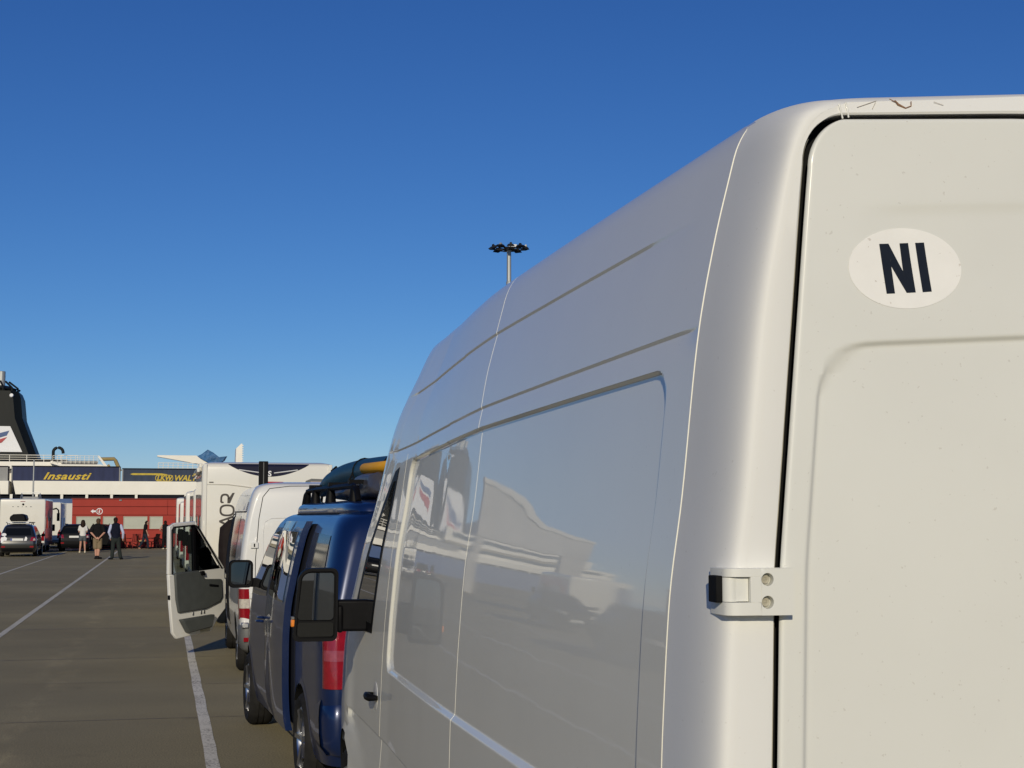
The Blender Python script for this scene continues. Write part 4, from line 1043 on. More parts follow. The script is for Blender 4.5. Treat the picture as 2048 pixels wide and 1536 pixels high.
def cab(V, L, m='white_paint', hw=1.0):
    """driver's cab in front of the living box"""
    B = Body([(.30, hw - .06, L - .6, L + 1.35, .05, .05, .3), (.6, hw - .01, L - .6, L + 1.5, .05, .05, .35), (.95, hw, L - .6, L + 1.42, .05, .05, .35), (1.15, hw, L - .6, L + 1.0, .05, .05, .3), (1.95, hw - .1, L - .6, L + .25, .05, .05, .2), (2.05, hw - .2, L - .6, L + .05, .05, .05, .2)], L + .1, 2.2, 2.0)
    B.build('cab', m, V, list(np.linspace(.3, 2.05, 16)), list(np.linspace(L - .55, L + .1, 5)), nc=4, ncf=8, smooth=40)
    for sg in (-1, 1): B.patch_side('cab_window', 'dark_glass', V, [(L - .35, 1.2), (L + .55, 1.18), (L + .05, 1.85), (L - .35, 1.88)], sg, .006)
    B.patch_front('windscreen', 'dark_glass', V, [(-.75, 1.22), (.75, 1.22), (.68, 1.9), (-.68, 1.9)], .006)
    for sg in (-1, 1):
        w_ = MB().prism(rrect(sg * 1.20 - .09, sg * 1.20 + .09, 1.15, 1.55, .04), XZ(L + .35), 0, .09).build('wing_mirror', 'black_plastic', V, bevel=.01)
        MB().tube([(sg * .98, L + .4, 1.25), (sg * 1.14, L + .38, 1.3)], .025, 6).build('mirror_arm', 'black_plastic', w_)
    for sg in (-1, 1): wheel(V, sg * (hw - .02), L + .55, .33, sg, .21, 'steel')
def motorhome():
    L, h = 5.6, 2.90
    V = thing('motorhome', 'cream motorhome with a navy swoosh on its rear above the open white van', 'motorhome', (1.80, 27.0, 0))
    B = coach_body(L, 1.155, h)
    coach_shell(B, V, 'cream_white', L, h)
    cab(V, L)
    # rear moulding: swoosh with two white strokes, letter, red tongue, window, vertical lettering
    arc = []
    top = 2.865
    for t in np.linspace(0, 1, 21): arc.append((-.70 + 1.42 * t, top - .01 - .215 * math.sin(math.pi * t) ** .85))
    sw = patch('rear_swoosh', 'swoosh_navy', V, arc + [(.72, top), (-.70, top)], lambda x, z: (x, B.rear(x, z) - .004, z), (0, .006, 0), 18, 24)
    for a, b in ((-.52, -.10), (.10, .52)):
        P = []
        for t in np.linspace(0, 1, 12):
            x = a + (b - a) * t; z = 2.735 + .10 * (abs(x) - .1) ** 1.0 * (1.35 if True else 1) - .03; P.append((x, B.rear(x, z) - .007, z))
        MB().tube(P, .009, 5).build('swoosh_stroke', 'sign_white', sw)
    text('swoosh_letter', 'S', .13, 'sign_white', sw, (.025, -.0085 + 0.0, 2.69), bold=.004, ext=.003)
    patch('red_tongue', 'red_decal', V, [(-.06, 2.505), (.14, 2.512), (.28, 2.55), (.10, 2.553), (-.06, 2.555)], lambda x, z: (x, B.rear(x, z) - .004, z), (0, .005, 0), 6, 8)
    fr = B.patch_rear('window_surround', 'bumper_grey', V, [(.60, 2.36), (1.05, 2.36), (1.05, 2.60), (.76, 2.61), (.66, 2.57)], .006)
    MB().prism([(.70, 2.37), (1.03, 2.37), (1.03, 2.555), (.75, 2.56)], XZ(-.014), 0, .006).build('window_pane', 'pink_reflection', fr)
    mb = MB(); P = [(x, B.rear(x, z) - .002, z) for x, z in [(-1.13, 2.50), (-.7, 2.50), (-.45, 2.47), (-.05, 2.415), (.3, 2.37)]]; mb.tube(P, .012, 6).build('rear_moulding', 'cream_white', V, smooth=60)
    MB().box(-1.03, -.955, -.012, .01, 2.53, 2.545).build('vent_slot', 'letter_brown', V)
    for x in (-1.10,):
        MB().box(x - .035, x + .035, -.018, .02, .5, 2.86).build('corner_profile', 'cream_white', V, bevel=.012)
    MB().box(1.065, 1.135, -.018, .02, .5, 2.86).build('corner_profile', 'cream_white', V, bevel=.012)
    # vertical lettering read upwards: A O R
    LT = MB(); fn = XZ(-.005)
    X0, X1 = -.845, -.588
    def ringp(cx, cz, a, b, w, n=36, a0=0, a1=360, ex=2.6):
        o, i = [], []
        for k in range(n + 1):
            t = R(a0 + (a1 - a0) * k / n); c, s_ = math.cos(t), math.sin(t)
            sc = lambda v: math.copysign(abs(v) ** (2 / ex), v)
            o.append((cx + a * sc(c), cz + b * sc(s_))); i.append((cx + (a - w) * sc(c), cz + (b - w) * sc(s_)))
        return o, i
    def band(o, i, mb):
        n = len(o); vs = [(p[0], -.005, p[1]) for p in o + i] + [(p[0], .001, p[1]) for p in o + i]
        mb.add(vs, [(k, k + 1, n + k + 1, n + k) for k in range(n - 1)] + [(k, k + 1, 2 * n + k + 1, 2 * n + k) for k in range(n - 1)] + [(n + k, n + k + 1, 3 * n + k + 1, 3 * n + k) for k in range(n - 1)])
    O_ = MB(); o, i = ringp(-.711, 2.043, .131, .105, .033); band(o, i, O_); O_.build('rear_letter', 'letter_brown', V)
    Rm = MB(); o, i = ringp(-.752, 2.245, .080, .092, .033, 24, 0, 180); band(o, i, Rm)
    Rm.prism([(-.832, 2.245), (-.799, 2.245), (-.799, 2.20), (-.775, 2.195), (-.768, 2.182), (-.78, 2.17), (-.815, 2.17), (-.832, 2.19)], XZ(-.005), 0, .006)
    Rm.prism([(-.705, 2.245), (-.672, 2.245), (-.660, 2.245), (-.583, 2.352), (-.622, 2.352), (-.672, 2.27), (-.705, 2.19), (-.705, 2.17), (-.668, 2.17), (-.64, 2.22), (-.66, 2.245), (-.672, 2.245)][0:0] or [(-.708, 2.168), (-.662, 2.168), (-.582, 2.352), (-.622, 2.352), (-.682, 2.26), (-.708, 2.25)], XZ(-.005), 0, .006)
    Rm.build('rear_letter', 'letter_brown', V)
    A_ = MB(); A_.prism([(-.845, 1.865), (-.845, 1.835), (-.58, 1.70), (-.58, 1.74), (-.79, 1.85)], XZ(-.005), 0, .006).prism([(-.845, 1.865), (-.79, 1.851), (-.58, 1.92), (-.58, 1.962)], XZ(-.005), 0, .006)
    A_.prism([(-.70, 1.80), (-.67, 1.785), (-.67, 1.892), (-.70, 1.882)], XZ(-.005), 0, .006); A_.build('rear_letter', 'letter_brown', V)
    for sg in (-1, 1):
        P = rrect(sg * 1.0 - .09, sg * 1.0 + .09, .62, 1.0, .03)
        MB().prism(P, XZ(-.02), 0, .03).build('tail_lamp', 'lamp_red', V, bevel=.005)
    MB().box(-1.1, 1.1, -.10, .1, .40, .58).build('rear_bumper', 'bumper_grey', V, bevel=.03)
    for y, w_ in ((1.3, .9), (3.6, 1.1)):
        B.patch_side('side_window', 'dark_glass', V, rrect(y, y + w_, 1.35, 1.95, .06), -1, .012)
        B.patch_side('side_window', 'dark_glass', V, rrect(y, y + w_, 1.35, 1.95, .06), 1, .012)
    B.patch_side('locker_door', 'cream_white', V, rrect(.5, 1.2, .6, 1.1, .04), -1, .01)
    mb = MB(); mb.box(-1.20, -1.152, .25, .35, 2.80, 2.88); mb.box(-1.24, -1.19, .2, .5, 2.72, 2.80); mb.build('awning_bracket', 'cream_white', V, bevel=.01)
    mb = MB(); mb.box(-1.21, -1.15, .6, 5.0, 2.72, 2.86); mb.build('awning_case', 'cream_white', V, bevel=.03)
    wheel(V, -1.10, 1.5, .33, -1, .21, 'steel'); wheel(V, 1.10, 1.5, .33, 1, .21, 'steel')
    return V
motorhome()
# covered bicycle carrier on the motorhome's back
mb = MB(); rnd = random.Random(5)
prof = [(-.84, 1.0), (-.85, 1.45), (-.84, 1.74), (-.70, 1.86), (-.54, 1.925), (-.40, 1.93), (.1, 1.91), (.5, 1.93), (.72, 1.84), (.74, 1.2), (.7, .92), (-.5, .9)]
secs = []
for t, k in ((0, .93), (.06, 1.0), (.2, 1.01), (.36, .99), (.42, .92)):
    secs.append([(1.80 + a * k + rnd.uniform(-.012, .012), 26.50 + t, 1.4 + (b - 1.4) * k + rnd.uniform(-.012, .012)) for a, b in prof])
mb.grid([q + [q[0]] for q in secs]).add(secs[0], [tuple(range(12))]).add(secs[-1], [tuple(range(12))])
tag(mb.build('bicycle_cover', 'cover_brown', smooth=50), 'dark brown fabric cover over bicycles on the back of the cream motorhome', 'bicycle cover')
def plain_camper(name, label, cat, x, y, L, h, hw=1.13, m='cream_white', group=None, stripe=None, winy=(1.0, 3.2), rail=False, rz=0.0, text_=None, brake=True, caravan=False):
    V = thing(name, label, cat, (x, y, 0), rz, group)
    B = coach_body(L, hw, h, .42, .09, .35)
    coach_shell(B, V, m, L, h)
    if not caravan: cab(V, L, m, .99)
    for sg in (-1, 1):
        for yy in winy: B.patch_side('side_window', 'dark_glass', V, rrect(yy, yy + .85, 1.35, 1.95, .06), sg, .012)
        MB().prism([(sg * (hw - .03), .66), (sg * (hw - .20), .66), (sg * (hw - .17), .98), (sg * (hw - .05), 1.22), (sg * (hw - .03), 1.22)], XZ(-.012), 0, .03).build('tail_lamp', 'lamp_red', V, bevel=.004)
        wheel(V, sg * (hw - .05), 1.6, .33, sg, .21, 'steel')
        if stripe: B.patch_side('side_stripe', stripe, V, [(.15, .95), (L - .4, 1.0), (L - .4, 1.2), (.15, 1.12)], sg, .005)
        MB().box(sg * hw - .02, sg * hw + .02, .2, L - .3, .40, .62).build('side_skirt', 'bumper_grey', V, bevel=.01)
    MB().box(-hw + .04, hw - .04, -.09, .1, .38, .56).build('rear_bumper', 'bumper_grey', V, bevel=.03)
    pl = MB().box(-.26, .26, -.097, -.085, .42, .53).build('number_plate', 'plate', V)
    if brake: MB().box(-.13, .13, -.012, .02, h - .17, h - .14).build('brake_lamp', 'lamp_red', V, bevel=.004)
    if rail:
        mb = MB(); mb.tube([(-.0, 0, 0), (.001, 0, 0)], .001, 4)
        for xx in (-.0,): pass
        mb = MB()
        for xx in (-.17, .82):
            mb.tube([(xx - .06, 1.1, h - .02), (xx, 1.1, h + .34)], .025, 6); mb.tube([(xx + .06, 1.1, h - .02), (xx, 1.1, h + .34)], .025, 6)
        mb.bar((-.20, 1.1, h + .34), (.85, 1.1, h + .34), .05, .05); mb.build('roof_ladder_rail', 'steel', V)
        MB().box(-.1, .74, 1.05, 1.9, h - .02, h + .13).build('roof_light', 'trailer_grey', V, bevel=.03)
    return V, B
# further vehicles of the right-hand queue, seen past the motorhome's side
plain_camper('motorhome', 'white motorhome just ahead of the cream one with the swoosh', 'motorhome', 1.80, 36.2, 5.8, 2.62, 1.12)
plain_camper('motorhome', 'shorter white motorhome with a red side stripe further up the queue', 'motorhome', 1.76, 46.0, 5.4, 2.72, 1.12, stripe='red_decal')
plain_camper('caravan', 'white caravan near the head of the right hand queue', 'caravan', 1.72, 58, 6.0, 2.55, 1.12, caravan=True)
plain_camper('motorhome', 'furthest white motorhome of the right hand queue beside the red building', 'motorhome', 1.70, 71, 6.2, 2.86, 1.13)
# left-hand row
V_, B_ = plain_camper('motorhome', 'white motorhome with a rear camera behind the black estate car', 'motorhome', -7.63, 87.6, 6.3, 3.0, 1.21, rail=True)
for i, (x, w) in enumerate(((-.52, .07), (-.25, .09), (-.03, .035), (.18, .07), (.43, .08))):
    MB().box(x - w / 2, x + w / 2, -.008, .004, 2.535, 2.572).build('rear_mark', 'bumper_grey', V_)
MB().lathe([(.001, .03), (.045, .03), (.06, .0), (.06, -.02)], (.02, -.01, 2.68), (0, -1, 0), 14).build('rear_camera', 'black_plastic', V_)
mb = MB(); mb.tube([(1.19, 6.4, 2.45), (1.36, 6.5, 2.5), (1.48, 6.5, 2.40), (1.50, 6.5, 2.2)], .045, 8); mb.tube([(1.48, 6.5, 2.22), (1.48, 6.5, 1.75)], .085, 8); mb.build('hanging_mirror', 'black_plastic', V_, smooth=60)
plain_camper('motorhome', 'second white motorhome of the left hand row with a dark arm mirror', 'motorhome', -7.55, 99.5, 6.2, 2.95, 1.20)
sh = thing('delivery_van', 'white box van at the far end of the left row beside the red building', 'van', (-6.9, 113, 0))
MB().box(-1.15, 1.15, 0, 4, .7, 3.0).build('body', 'shed_white', sh, bevel=.05); MB().box(-1.0, 1.0, 4, 5.4, .4, 2.0).build('cab', 'shed_white', sh, bevel=.15)
for sg in (-1, 1): wheel(sh, sg * 1.0, .9, .36, sg); wheel(sh, sg * 1.0, 4.7, .36, sg)
for xx in (0,): MB().box(-1.1, 1.1, -.02, .0, .75, .82).build('rear_sill', 'bumper_grey', sh)
# ------------------------------------------------------------------ cars
def car(name, label, x, y, rz, m, L=4.5, hw=.89, h=1.62, estate=True, group=None, roofbox=False, extras=True):
    V = thing(name, label, 'car', (x, y, 0), rz, group)
    k = h - .0
    B = Body([(.22, hw - .08, .10, L - .15, .15, .25, .35), (.36, hw - .02, .02, L - .03, .16, .3, .4), (.62, hw, 0, L, .17, .3, .45), (.80, hw, .03, L - .05, .17, .3, .45), (.90, hw - .01, .06, L - .22, .17, .3, .4), (.97, hw - .025, .08, L - .95, .17, .3, .3), (1.1, hw - .07, .14, L - 1.25, .18, .3, .28),
              (k - .28, hw - .16, .26 if estate else .5, L - 1.65, .2, .35, .25), (k - .14, hw - .22, .32 if estate else .7, L - 1.95, .22, .4, .25), (k - .05, hw - .32, .42, L - 2.25, .25, .4, .25), (k, hw - .5, .75, L - 2.7, .25, .4, .2)], L - 1.6, 2.3, 2.1)
    ax = (.82, L - .92)
    zs = list(np.arange(.22, 1.0, .035)) + list(np.linspace(1.0, k, 18))
    B.build('body', m, V, zs, list(np.arange(.36, L - 1.6, .07)) + [L - 1.6], holes=[(ax[0], .32, .36)], nc=8, ncf=10, smooth=35)
    for sg in (-1, 1):
        arch(B, V, ax[0], .32, .36, 'black_plastic', .03, sg, .24, .3, .006)
        for yc in ax: wheel(V, sg * (hw - (0 if yc == ax[0] else -.012)), yc, .32, sg, .21)
        B.patch_side('side_window', 'tinted_glass', V, [(.55, 1.0), (L - 1.55, .98), (L - 1.8, k - .24), (.62, k - .2)], sg, .005)
        P = [(sg * (hw - .32), .78), (sg * (hw - .02), .78), (sg * (hw - .05), .98), (sg * (hw - .26), .98)]
        l_ = B.patch_rear('tail_lamp', 'lamp_red', V, P, .010, .03)
        B.patch_rear('clear_lens', 'lamp_clear', l_, [(sg * (hw - .18), .81), (sg * (hw - .06), .81), (sg * (hw - .08), .90), (sg * (hw - .14), .93)], .014, .01, 4, 4)
        B.patch_rear('rear_reflector', 'lamp_red', V, [(sg * (hw - .32), .46), (sg * (hw - .14), .46), (sg * (hw - .14), .54), (sg * (hw - .32), .54)], .010, .02, 4, 4)
        B.patch_front('headlamp', 'lamp_clear', V, [(sg * (hw - .42), .62), (sg * (hw - .10), .64), (sg * (hw - .10), .78), (sg * (hw - .38), .76)], .010, .02, 5, 6)
        MB().prism([(sg * (hw + .10) + a, 1.05 + b) for a, b in rrect(-.09, .09, -.07, .07, .03)], XZ(L - 1.72), 0, .10).box(min(sg * hw - sg * .06, sg * hw + sg * .05), max(sg * hw - sg * .06, sg * hw + sg * .05), L - 1.7, L - 1.62, 1.0, 1.04).build('wing_mirror', 'black_plastic', V, bevel=.01)
        MB().tube([(sg * (hw - .33), .8, k - .06), (sg * (hw - .31), .9, k + .02), (sg * (hw - .31), L - 2.6, k + .02), (sg * (hw - .33), L - 2.5, k - .05)], .018, 6).build('roof_rail', 'black_plastic', V)
    B.patch_rear('rear_window', 'tinted_glass', V, [(-hw + .26, 1.06), (hw - .26, 1.06), (hw - .33, k - .22), (-hw + .33, k - .22)], .006)
    B.patch_front('windscreen', 'tinted_glass', V, [(-hw + .2, 1.0), (hw - .2, 1.0), (hw - .33, k - .2), (-hw + .33, k - .2)], .008)
    B.patch_rear('number_plate', 'plate', V, [(-.26, .80), (.26, .80), (.26, .91), (-.26, .91)], .014, .02, 3, 3)
    B.patch_front('front_plate', 'plate', V, [(-.26, .40), (.26, .40), (.26, .51), (-.26, .51)], .014, .02, 3, 3)
    B.patch_front('grille', 'black_plastic', V, [(-.36, .54), (.36, .54), (.40, .70), (-.40, .70)], .008, .02, 3, 5)
    B.patch_rear('bumper_strip', 'black_plastic', V, [(-hw + .2, .26), (hw - .2, .26), (hw - .12, .44), (-hw + .12, .44)], .006, .02, 3, 8)
    return V, B
C1, CB = car('estate_car', 'dark estate car with a black roof box and stickers on its tailgate', -7.05, 78.6, 0, 'dark_car_paint', 4.6, .90, 1.64)
MB().box(-.60, .45, .95, 1.9, 1.66, 1.73).build('roof_panel', 'sign_white', C1, bevel=.02)
for y in (1.0, 1.95): MB().bar((-.66, y, 1.70), (.66, y, 1.70), .06, .04).build('cross_bar', 'black_plastic', C1)
mb = MB(); secs = []
for y, k in ((.72, .80), (.78, .95), (.95, 1.0), (2.0, 1.0), (2.5, .9), (2.75, .55)):
    secs.append([(-.08 + a * k, y, 1.755 + b * (k ** .5)) for a, b in [(-.34, 0), (.36, 0), (.42, .12), (.35, .32), (.16, .38), (-.24, .365), (-.39, .25), (-.42, .12)]])
mb.grid([q + [q[0]] for q in secs]).add(secs[0], [tuple(range(8))]).add(secs[-1], [tuple(range(8))])
o = mb.build('roof_box', 'black_plastic', None, bevel=.03, seg=2); o.location = (-7.05, 78.6, 0)
tag(o, 'black roof box strapped on the dark estate car', 'roof box')
def onrear(name, m, poly, B, V, off=.012): return B.patch_rear(name, m, V, poly, off, .01, 10, 6)
onrear('round_sticker', 'sign_white', ellipse(-.66, 1.10, .12, .075, 18), CB, C1, .012)
onrear('window_figure', 'sign_white', [(-.70, .80), (-.52, .80), (-.50, .93), (-.62, 1.03), (-.74, .92)], CB, C1, .014)
onrear('bumper_figure', 'sign_white', [(-.78, .70), (-.70, .70), (-.64, .80), (-.70, .98), (-.78, .96)], CB, C1, .016)
onrear('tailgate_figure', 'sign_white', [(.30, .80), (.42, .80), (.45, .90), (.42, .98), (.36, 1.0), (.33, .9)], CB, C1, .014)
onrear('plate_band', 'plate_blue', [(-.33, .80), (-.27, .80), (-.27, .91), (-.33, .91)], CB, C1, .015)
# black hatchback with its passenger door open, further up the row
C2, _ = car('hatchback', 'black hatchback with its right front door standing open by the red building', -5.0, 90.2, 0, 'black_car_paint', 4.1, .86, 1.58)
D = MB(); fn = lambda a, b, t: (a, t, b)
D.prism([(0, .35), (.95, .35), (1.05, .6), (1.05, .98), (0, .98)], fn, 0, .08)
D.tube([(.02, .04, .98), (.30, .04, 1.35), (.48, .04, 1.47), (.72, .04, 1.50), (.98, .04, 1.40), (1.03, .04, .98)], .035, 6)
dr = D.build('front_door', 'black_car_paint', C2, bevel=.01); dr.location = (.86, 2.75, 0); dr.rotation_euler = (0, 0, R(-20))
MB().prism([(.06, .98), (1.0, .98), (.97, 1.38), (.72, 1.47), (.48, 1.45), (.30, 1.33)], fn, .03, .04).build('door_window', 'clear_glass', dr)
C3, _ = car('hatchback', 'dark car facing the camera behind the three standing people', -3.80, 99.2, R(180), 'black_car_paint', 4.2, .80, 1.55)
C4, _ = car('estate_car', 'black estate car parked beside the white motorhome with a rear camera', -9.9, 84, 0, 'black_car_paint', 4.5, .88, 1.55)
# ------------------------------------------------------------------ red building
def red_building():
    Y0 = 100.0
    V = thing('red_building', 'low red panelled building with four blinds-down windows and an information sign', 'building', (-5.7, Y0, 0))
    W_, Hh = 7.6, 3.14
    MB().box(0, W_, .12, 6, 0, Hh - .02).build('core', 'red_joint', V)
    # facade panels, each with its own edge; windows left open
    zr = [.06, 1.17, 2.12, 2.66, Hh]
    cuts = {0: [0, .95, 1.9, 2.8, 3.7, 4.6, 5.65, 6.3, W_], 2: [0, 5.95, W_], 3: [0, 5.95, W_], 1: None}
    for r in (0, 2, 3):
        xs = cuts[r] if r else [0, 5.65, 5.97, W_]
        for a, b in zip(xs[:-1], xs[1:]): MB().box(a + .006, b - .006, 0, .13, zr[r] + .012, zr[r + 1] - .012).build('panel', 'red_panel', V, bevel=.006, seg=1)
    wins = [(.27, 1.76), (1.92, 2.71), (3.19, 4.68), (4.83, 5.65)]
    edges = [0] + [q for w in wins for q in w] + [W_]
    for a, b in zip(edges[::2], edges[1::2]):
        MB().box(a + .006, b - .006, .003, .13, 1.182, 2.108).build('panel', 'red_panel', V, bevel=.006, seg=1)
    for a, b in wins:
        MB().box(a, b, .003, .13, 1.182, 1.235).build('panel', 'red_panel', V); MB().box(a, b, .003, .13, 2.035, 2.108).build('panel', 'red_panel', V)
        f = MB()
        f.box(a, a + .03, -.015, .1, 1.235, 2.035).box(b - .03, b, -.015, .1, 1.235, 2.035).box(a + .03, b - .03, -.015, .1, 1.235, 1.262).box(a + .03, b - .03, -.015, .1, 2.008, 2.035)
        w_ = f.build('window', 'blind', V)
        MB().box(a + .03, b - .03, .03, .05, 1.262, 2.008).build('blind', 'blind', w_)
    MB().box(-.05, W_ + .05, -.06, 6.05, Hh, Hh + .06).build('roof_edge', 'red_joint', V)
    MB().box(2.9, 3.06, -.08, -.0, Hh - .11, Hh - .03).build('wall_lamp', 'trailer_grey', V, bevel=.01)
    MB().box(0, W_, -.10, .0, .0, .06).build('plinth', 'dark_opening', V)
    # sign: arrow and the letter i in a ring
    ar = MB(); zc = 2.36; x = 1.14
    ar.prism([(x, zc), (x + .17, zc + .13), (x + .17, zc + .055), (x + .42, zc + .055), (x + .42, zc - .055), (x + .17, zc - .055), (x + .17, zc - .13)], XZ(-.012), 0, .012)
    ar.build('sign_arrow', 'sign_white', V)
    rg = MB(); cx = 1.69; o = ellipse(cx, zc, .205, .205, 36); i = ellipse(cx, zc, .160, .160, 36)
    rg.add([(a, -.012, b) for a, b in o + i] + [(a, 0, b) for a, b in o + i], [(k, (k + 1) % 36, 36 + (k + 1) % 36, 36 + k) for k in range(36)] + [(k, (k + 1) % 36, 72 + (k + 1) % 36, 72 + k) for k in range(36)] + [(36 + k, 36 + (k + 1) % 36, 108 + (k + 1) % 36, 108 + k) for k in range(36)])
    rg.build('sign_ring', 'sign_white', V)
    ii = MB(); ii.lathe([(.001, .012), (.036, .012), (.036, 0)], (cx + .012, 0, zc + .085), (0, -1, 0), 14)
    ii.prism([(cx - .045, zc + .035), (cx + .035, zc + .035), (cx + .01, zc - .075), (cx + .05, zc - .075), (cx + .045, zc - .105), (cx - .055, zc - .105), (cx - .035, zc + .005), (cx - .05, zc + .005)], XZ(-.012), 0, .012)
    ii.build('sign_letter', 'sign_white', V)
    return V
red_building()
# garden chairs and a low table in front of it
def chair(x, y, rz, label, m='chair_brown', tiltx=0):
    V = thing('garden_chair', label, 'chair', (x, y, 0), R(rz), 'chairs in front of the red building')
    MB().box(-.27, .27, -.25, .25, .40, .44).build('seat', m, V, bevel=.01)
    for k in range(5): MB().bar((-.22 + .11 * k, .25, .44), (-.22 + .11 * k, .36, .92), .07, .02).build('back_slat', m, V)
    MB().bar((-.27, .36, .90), (.27, .36, .90), .05, .04).build('back_rail', m, V)
    for sx in (-1, 1):
        for (y0, y1) in ((-.24, -.3), (.24, .34)): MB().bar((sx * .25, y0, .40), (sx * .29, y1, 0), .045, .045).build('leg', m, V)
        MB().bar((sx * .29, -.26, .64), (sx * .29, .28, .66), .06, .035).build('armrest', m, V)
    return V
chair(-2.35, 98.2, 150, 'dark slatted garden chair nearest the man in the waistcoat')
chair(-1.75, 98.9, 200, 'pale framed garden chair turned away beside the dark slatted one', 'red_joint')
chair(-1.30, 98.6, 100, 'dark garden chair with a pale cushion behind the walking man')
tag(MB().box(-1.52, -1.10, 98.38, 98.8, .445, .52).build('seat_cushion', 'cushion', bevel=.03), 'pale yellow cushion lying on a dark garden chair', 'cushion')
chair(-.62, 98.8, -60, 'dark garden chair to the right of the walking man')
T_ = thing('low_table', 'small dark low table at the right end of the garden chairs', 'table', (-.1, 98.9, 0))
MB().box(-.35, .35, -.25, .25, .22, .26).build('table_top', 'chair_brown', T_, bevel=.01)
for sx in (-1, 1):
    for sy in (-1, 1): MB().box(sx * .3 - .02, sx * .3 + .02, sy * .2 - .02, sy * .2 + .02, 0, .22).build('leg', 'chair_brown', T_)
# ------------------------------------------------------------------ people
def remeshed(name, caps, m, parent, vox=.014, smooth=3):
    mb = MB()
    for c in caps:
        p, q = Vector(c[0]), Vector(c[1]); r0, r1 = c[2], c[3]; fl = c[4] if len(c) > 4 else (1, 1)
        d = q - p; L = max(d.length, 1e-5); d = d / L
        ref = Vector((1, 0, 0)) if abs(d.x) < .9 else Vector((0, 1, 0))
        a = (ref - d * ref.dot(d)).normalized(); b = d.cross(a); n = 12; prof = []
        for k in range(4): t = R(90 * k / 4); prof.append((r0 * math.sin(t) + 1e-4, -r0 * math.cos(t)))
        prof.append((r0, 0)); prof.append((r1, L))
        for k in range(1, 5): t = R(90 * k / 4); prof.append((r1 * math.cos(t) + 1e-4, L + r1 * math.sin(t)))
        vs = [p + d * h + a * (math.cos(2 * math.pi * j / n) * r * fl[0]) + b * (math.sin(2 * math.pi * j / n) * r * fl[1]) for r, h in prof for j in range(n)]
        M_ = len(prof)
        mb.add(vs, [(i * n + j, i * n + (j + 1) % n, (i + 1) * n + (j + 1) % n, (i + 1) * n + j) for i in range(M_ - 1) for j in range(n)] + [tuple(range(n))[::-1], tuple((M_ - 1) * n + j for j in range(n))])
    o = mb.build(name, m, None)
    md = o.modifiers.new('r', 'REMESH'); md.mode = 'VOXEL'; md.voxel_size = vox; md.use_smooth_shade = True
    if smooth: ms = o.modifiers.new('s', 'SMOOTH'); ms.iterations = smooth; ms.factor = .5
    dg = bpy.context.evaluated_depsgraph_get()
    me = bpy.data.meshes.new_from_object(o.evaluated_get(dg))
    old = o.data; bpy.data.objects.remove(o); bpy.data.meshes.remove(old)
    me.materials.clear(); me.materials.append(MATS[m]); me.name = name
    me.polygons.foreach_set('use_smooth', [True] * len(me.polygons))
    return link(name, me, parent)
def hand(w, dirv, side, s=1.0, curl=.5):
    """palm and five fingers; w wrist, dirv pointing to the fingertips, side = thumb direction"""
    w, d, t = Vector(w), Vector(dirv).normalized(), Vector(side).normalized(); nrm = d.cross(t)
    pc = w + d * .085 * s
    C_ = [(w, pc, .026 * s, .036 * s, (1, 1))]
    for k, (off, ln) in enumerate(((.030, .068), (.010, .078), (-.010, .072), (-.029, .056))):
        b = pc + t * off * s; m_ = b + (d * (1 - curl * .3) + nrm * curl * .5).normalized() * ln * .55 * s
        e = m_ + (d * (1 - curl) + nrm * curl).normalized() * ln * .5 * s
        C_ += [(b, m_, .0095 * s, .0085 * s), (m_, e, .0085 * s, .0075 * s)]
    b = w + d * .03 * s + t * .024 * s; m_ = b + (d * .6 + t * .8).normalized() * .045 * s
    C_ += [(b, m_, .013 * s, .010 * s), (m_, m_ + (d * .9 + t * .25).normalized() * .03 * s, .010 * s, .0085 * s)]
    return C_
def head(c, yaw, s=1.0, pitch=0.0):
    """c: head centre; yaw 0 looks along +y"""
    c = Vector(c); q = lambda x, y, z: c + Matrix.Rotation(yaw, 3, 'Z') @ Matrix.Rotation(pitch, 3, 'X') @ (Vector((x, y, z)) * s)
    return [(q(0, -.012, .03), q(0, -.005, .035), .092 * s, .092 * s), (q(0, .02, -.03), q(0, .045, -.07), .07 * s, .048 * s), (q(0, .088, .0), q(0, .104, -.03), .012 * s, .017 * s), (q(-.03, .083, -.065), q(.03, .083, -.065), .012 * s, .012 * s),
            (q(-.083, -.005, .02), q(-.085, -.01, -.02), .014 * s, .012 * s), (q(.083, -.005, .02), q(.085, -.01, -.02), .014 * s, .012 * s), (q(-.035, .078, .025), q(-.03, .079, .025), .015 * s, .015 * s), (q(.035, .078, .025), q(.03, .079, .025), .015 * s, .015 * s)]
def person(label, x, y, rz, J, clothes, hair, s=1.0, group=None):
    V = thing('person', label, 'person', (x, y, 0), rz, group)
    V.scale = (s, s, s)
    remeshed('body', J, 'skin', V, .010, 2)
    for (n_, m_, caps, vx) in clothes: remeshed(n_, caps, m_, V, vx)
    if hair: remeshed('hair', hair[1], hair[0], V, .012)
    return V
def legs(hip, knee, ank, toe, r=(.085, .056, .040)):
    C_ = []
    for sx, h, k, a, t in zip((-1, 1), hip, knee, ank, toe):
        C_ += [(h, k, r[0], r[1]), (k, Vector(k).lerp(Vector(a), .35), r[1], r[1] * .98), (Vector(k).lerp(Vector(a), .35), a, r[1] * .98, r[2]), (a, (a[0], a[1] - .03, .045), r[2], .04), ((a[0], a[1] - .03, .045), t, .042, .033)]
    return C_
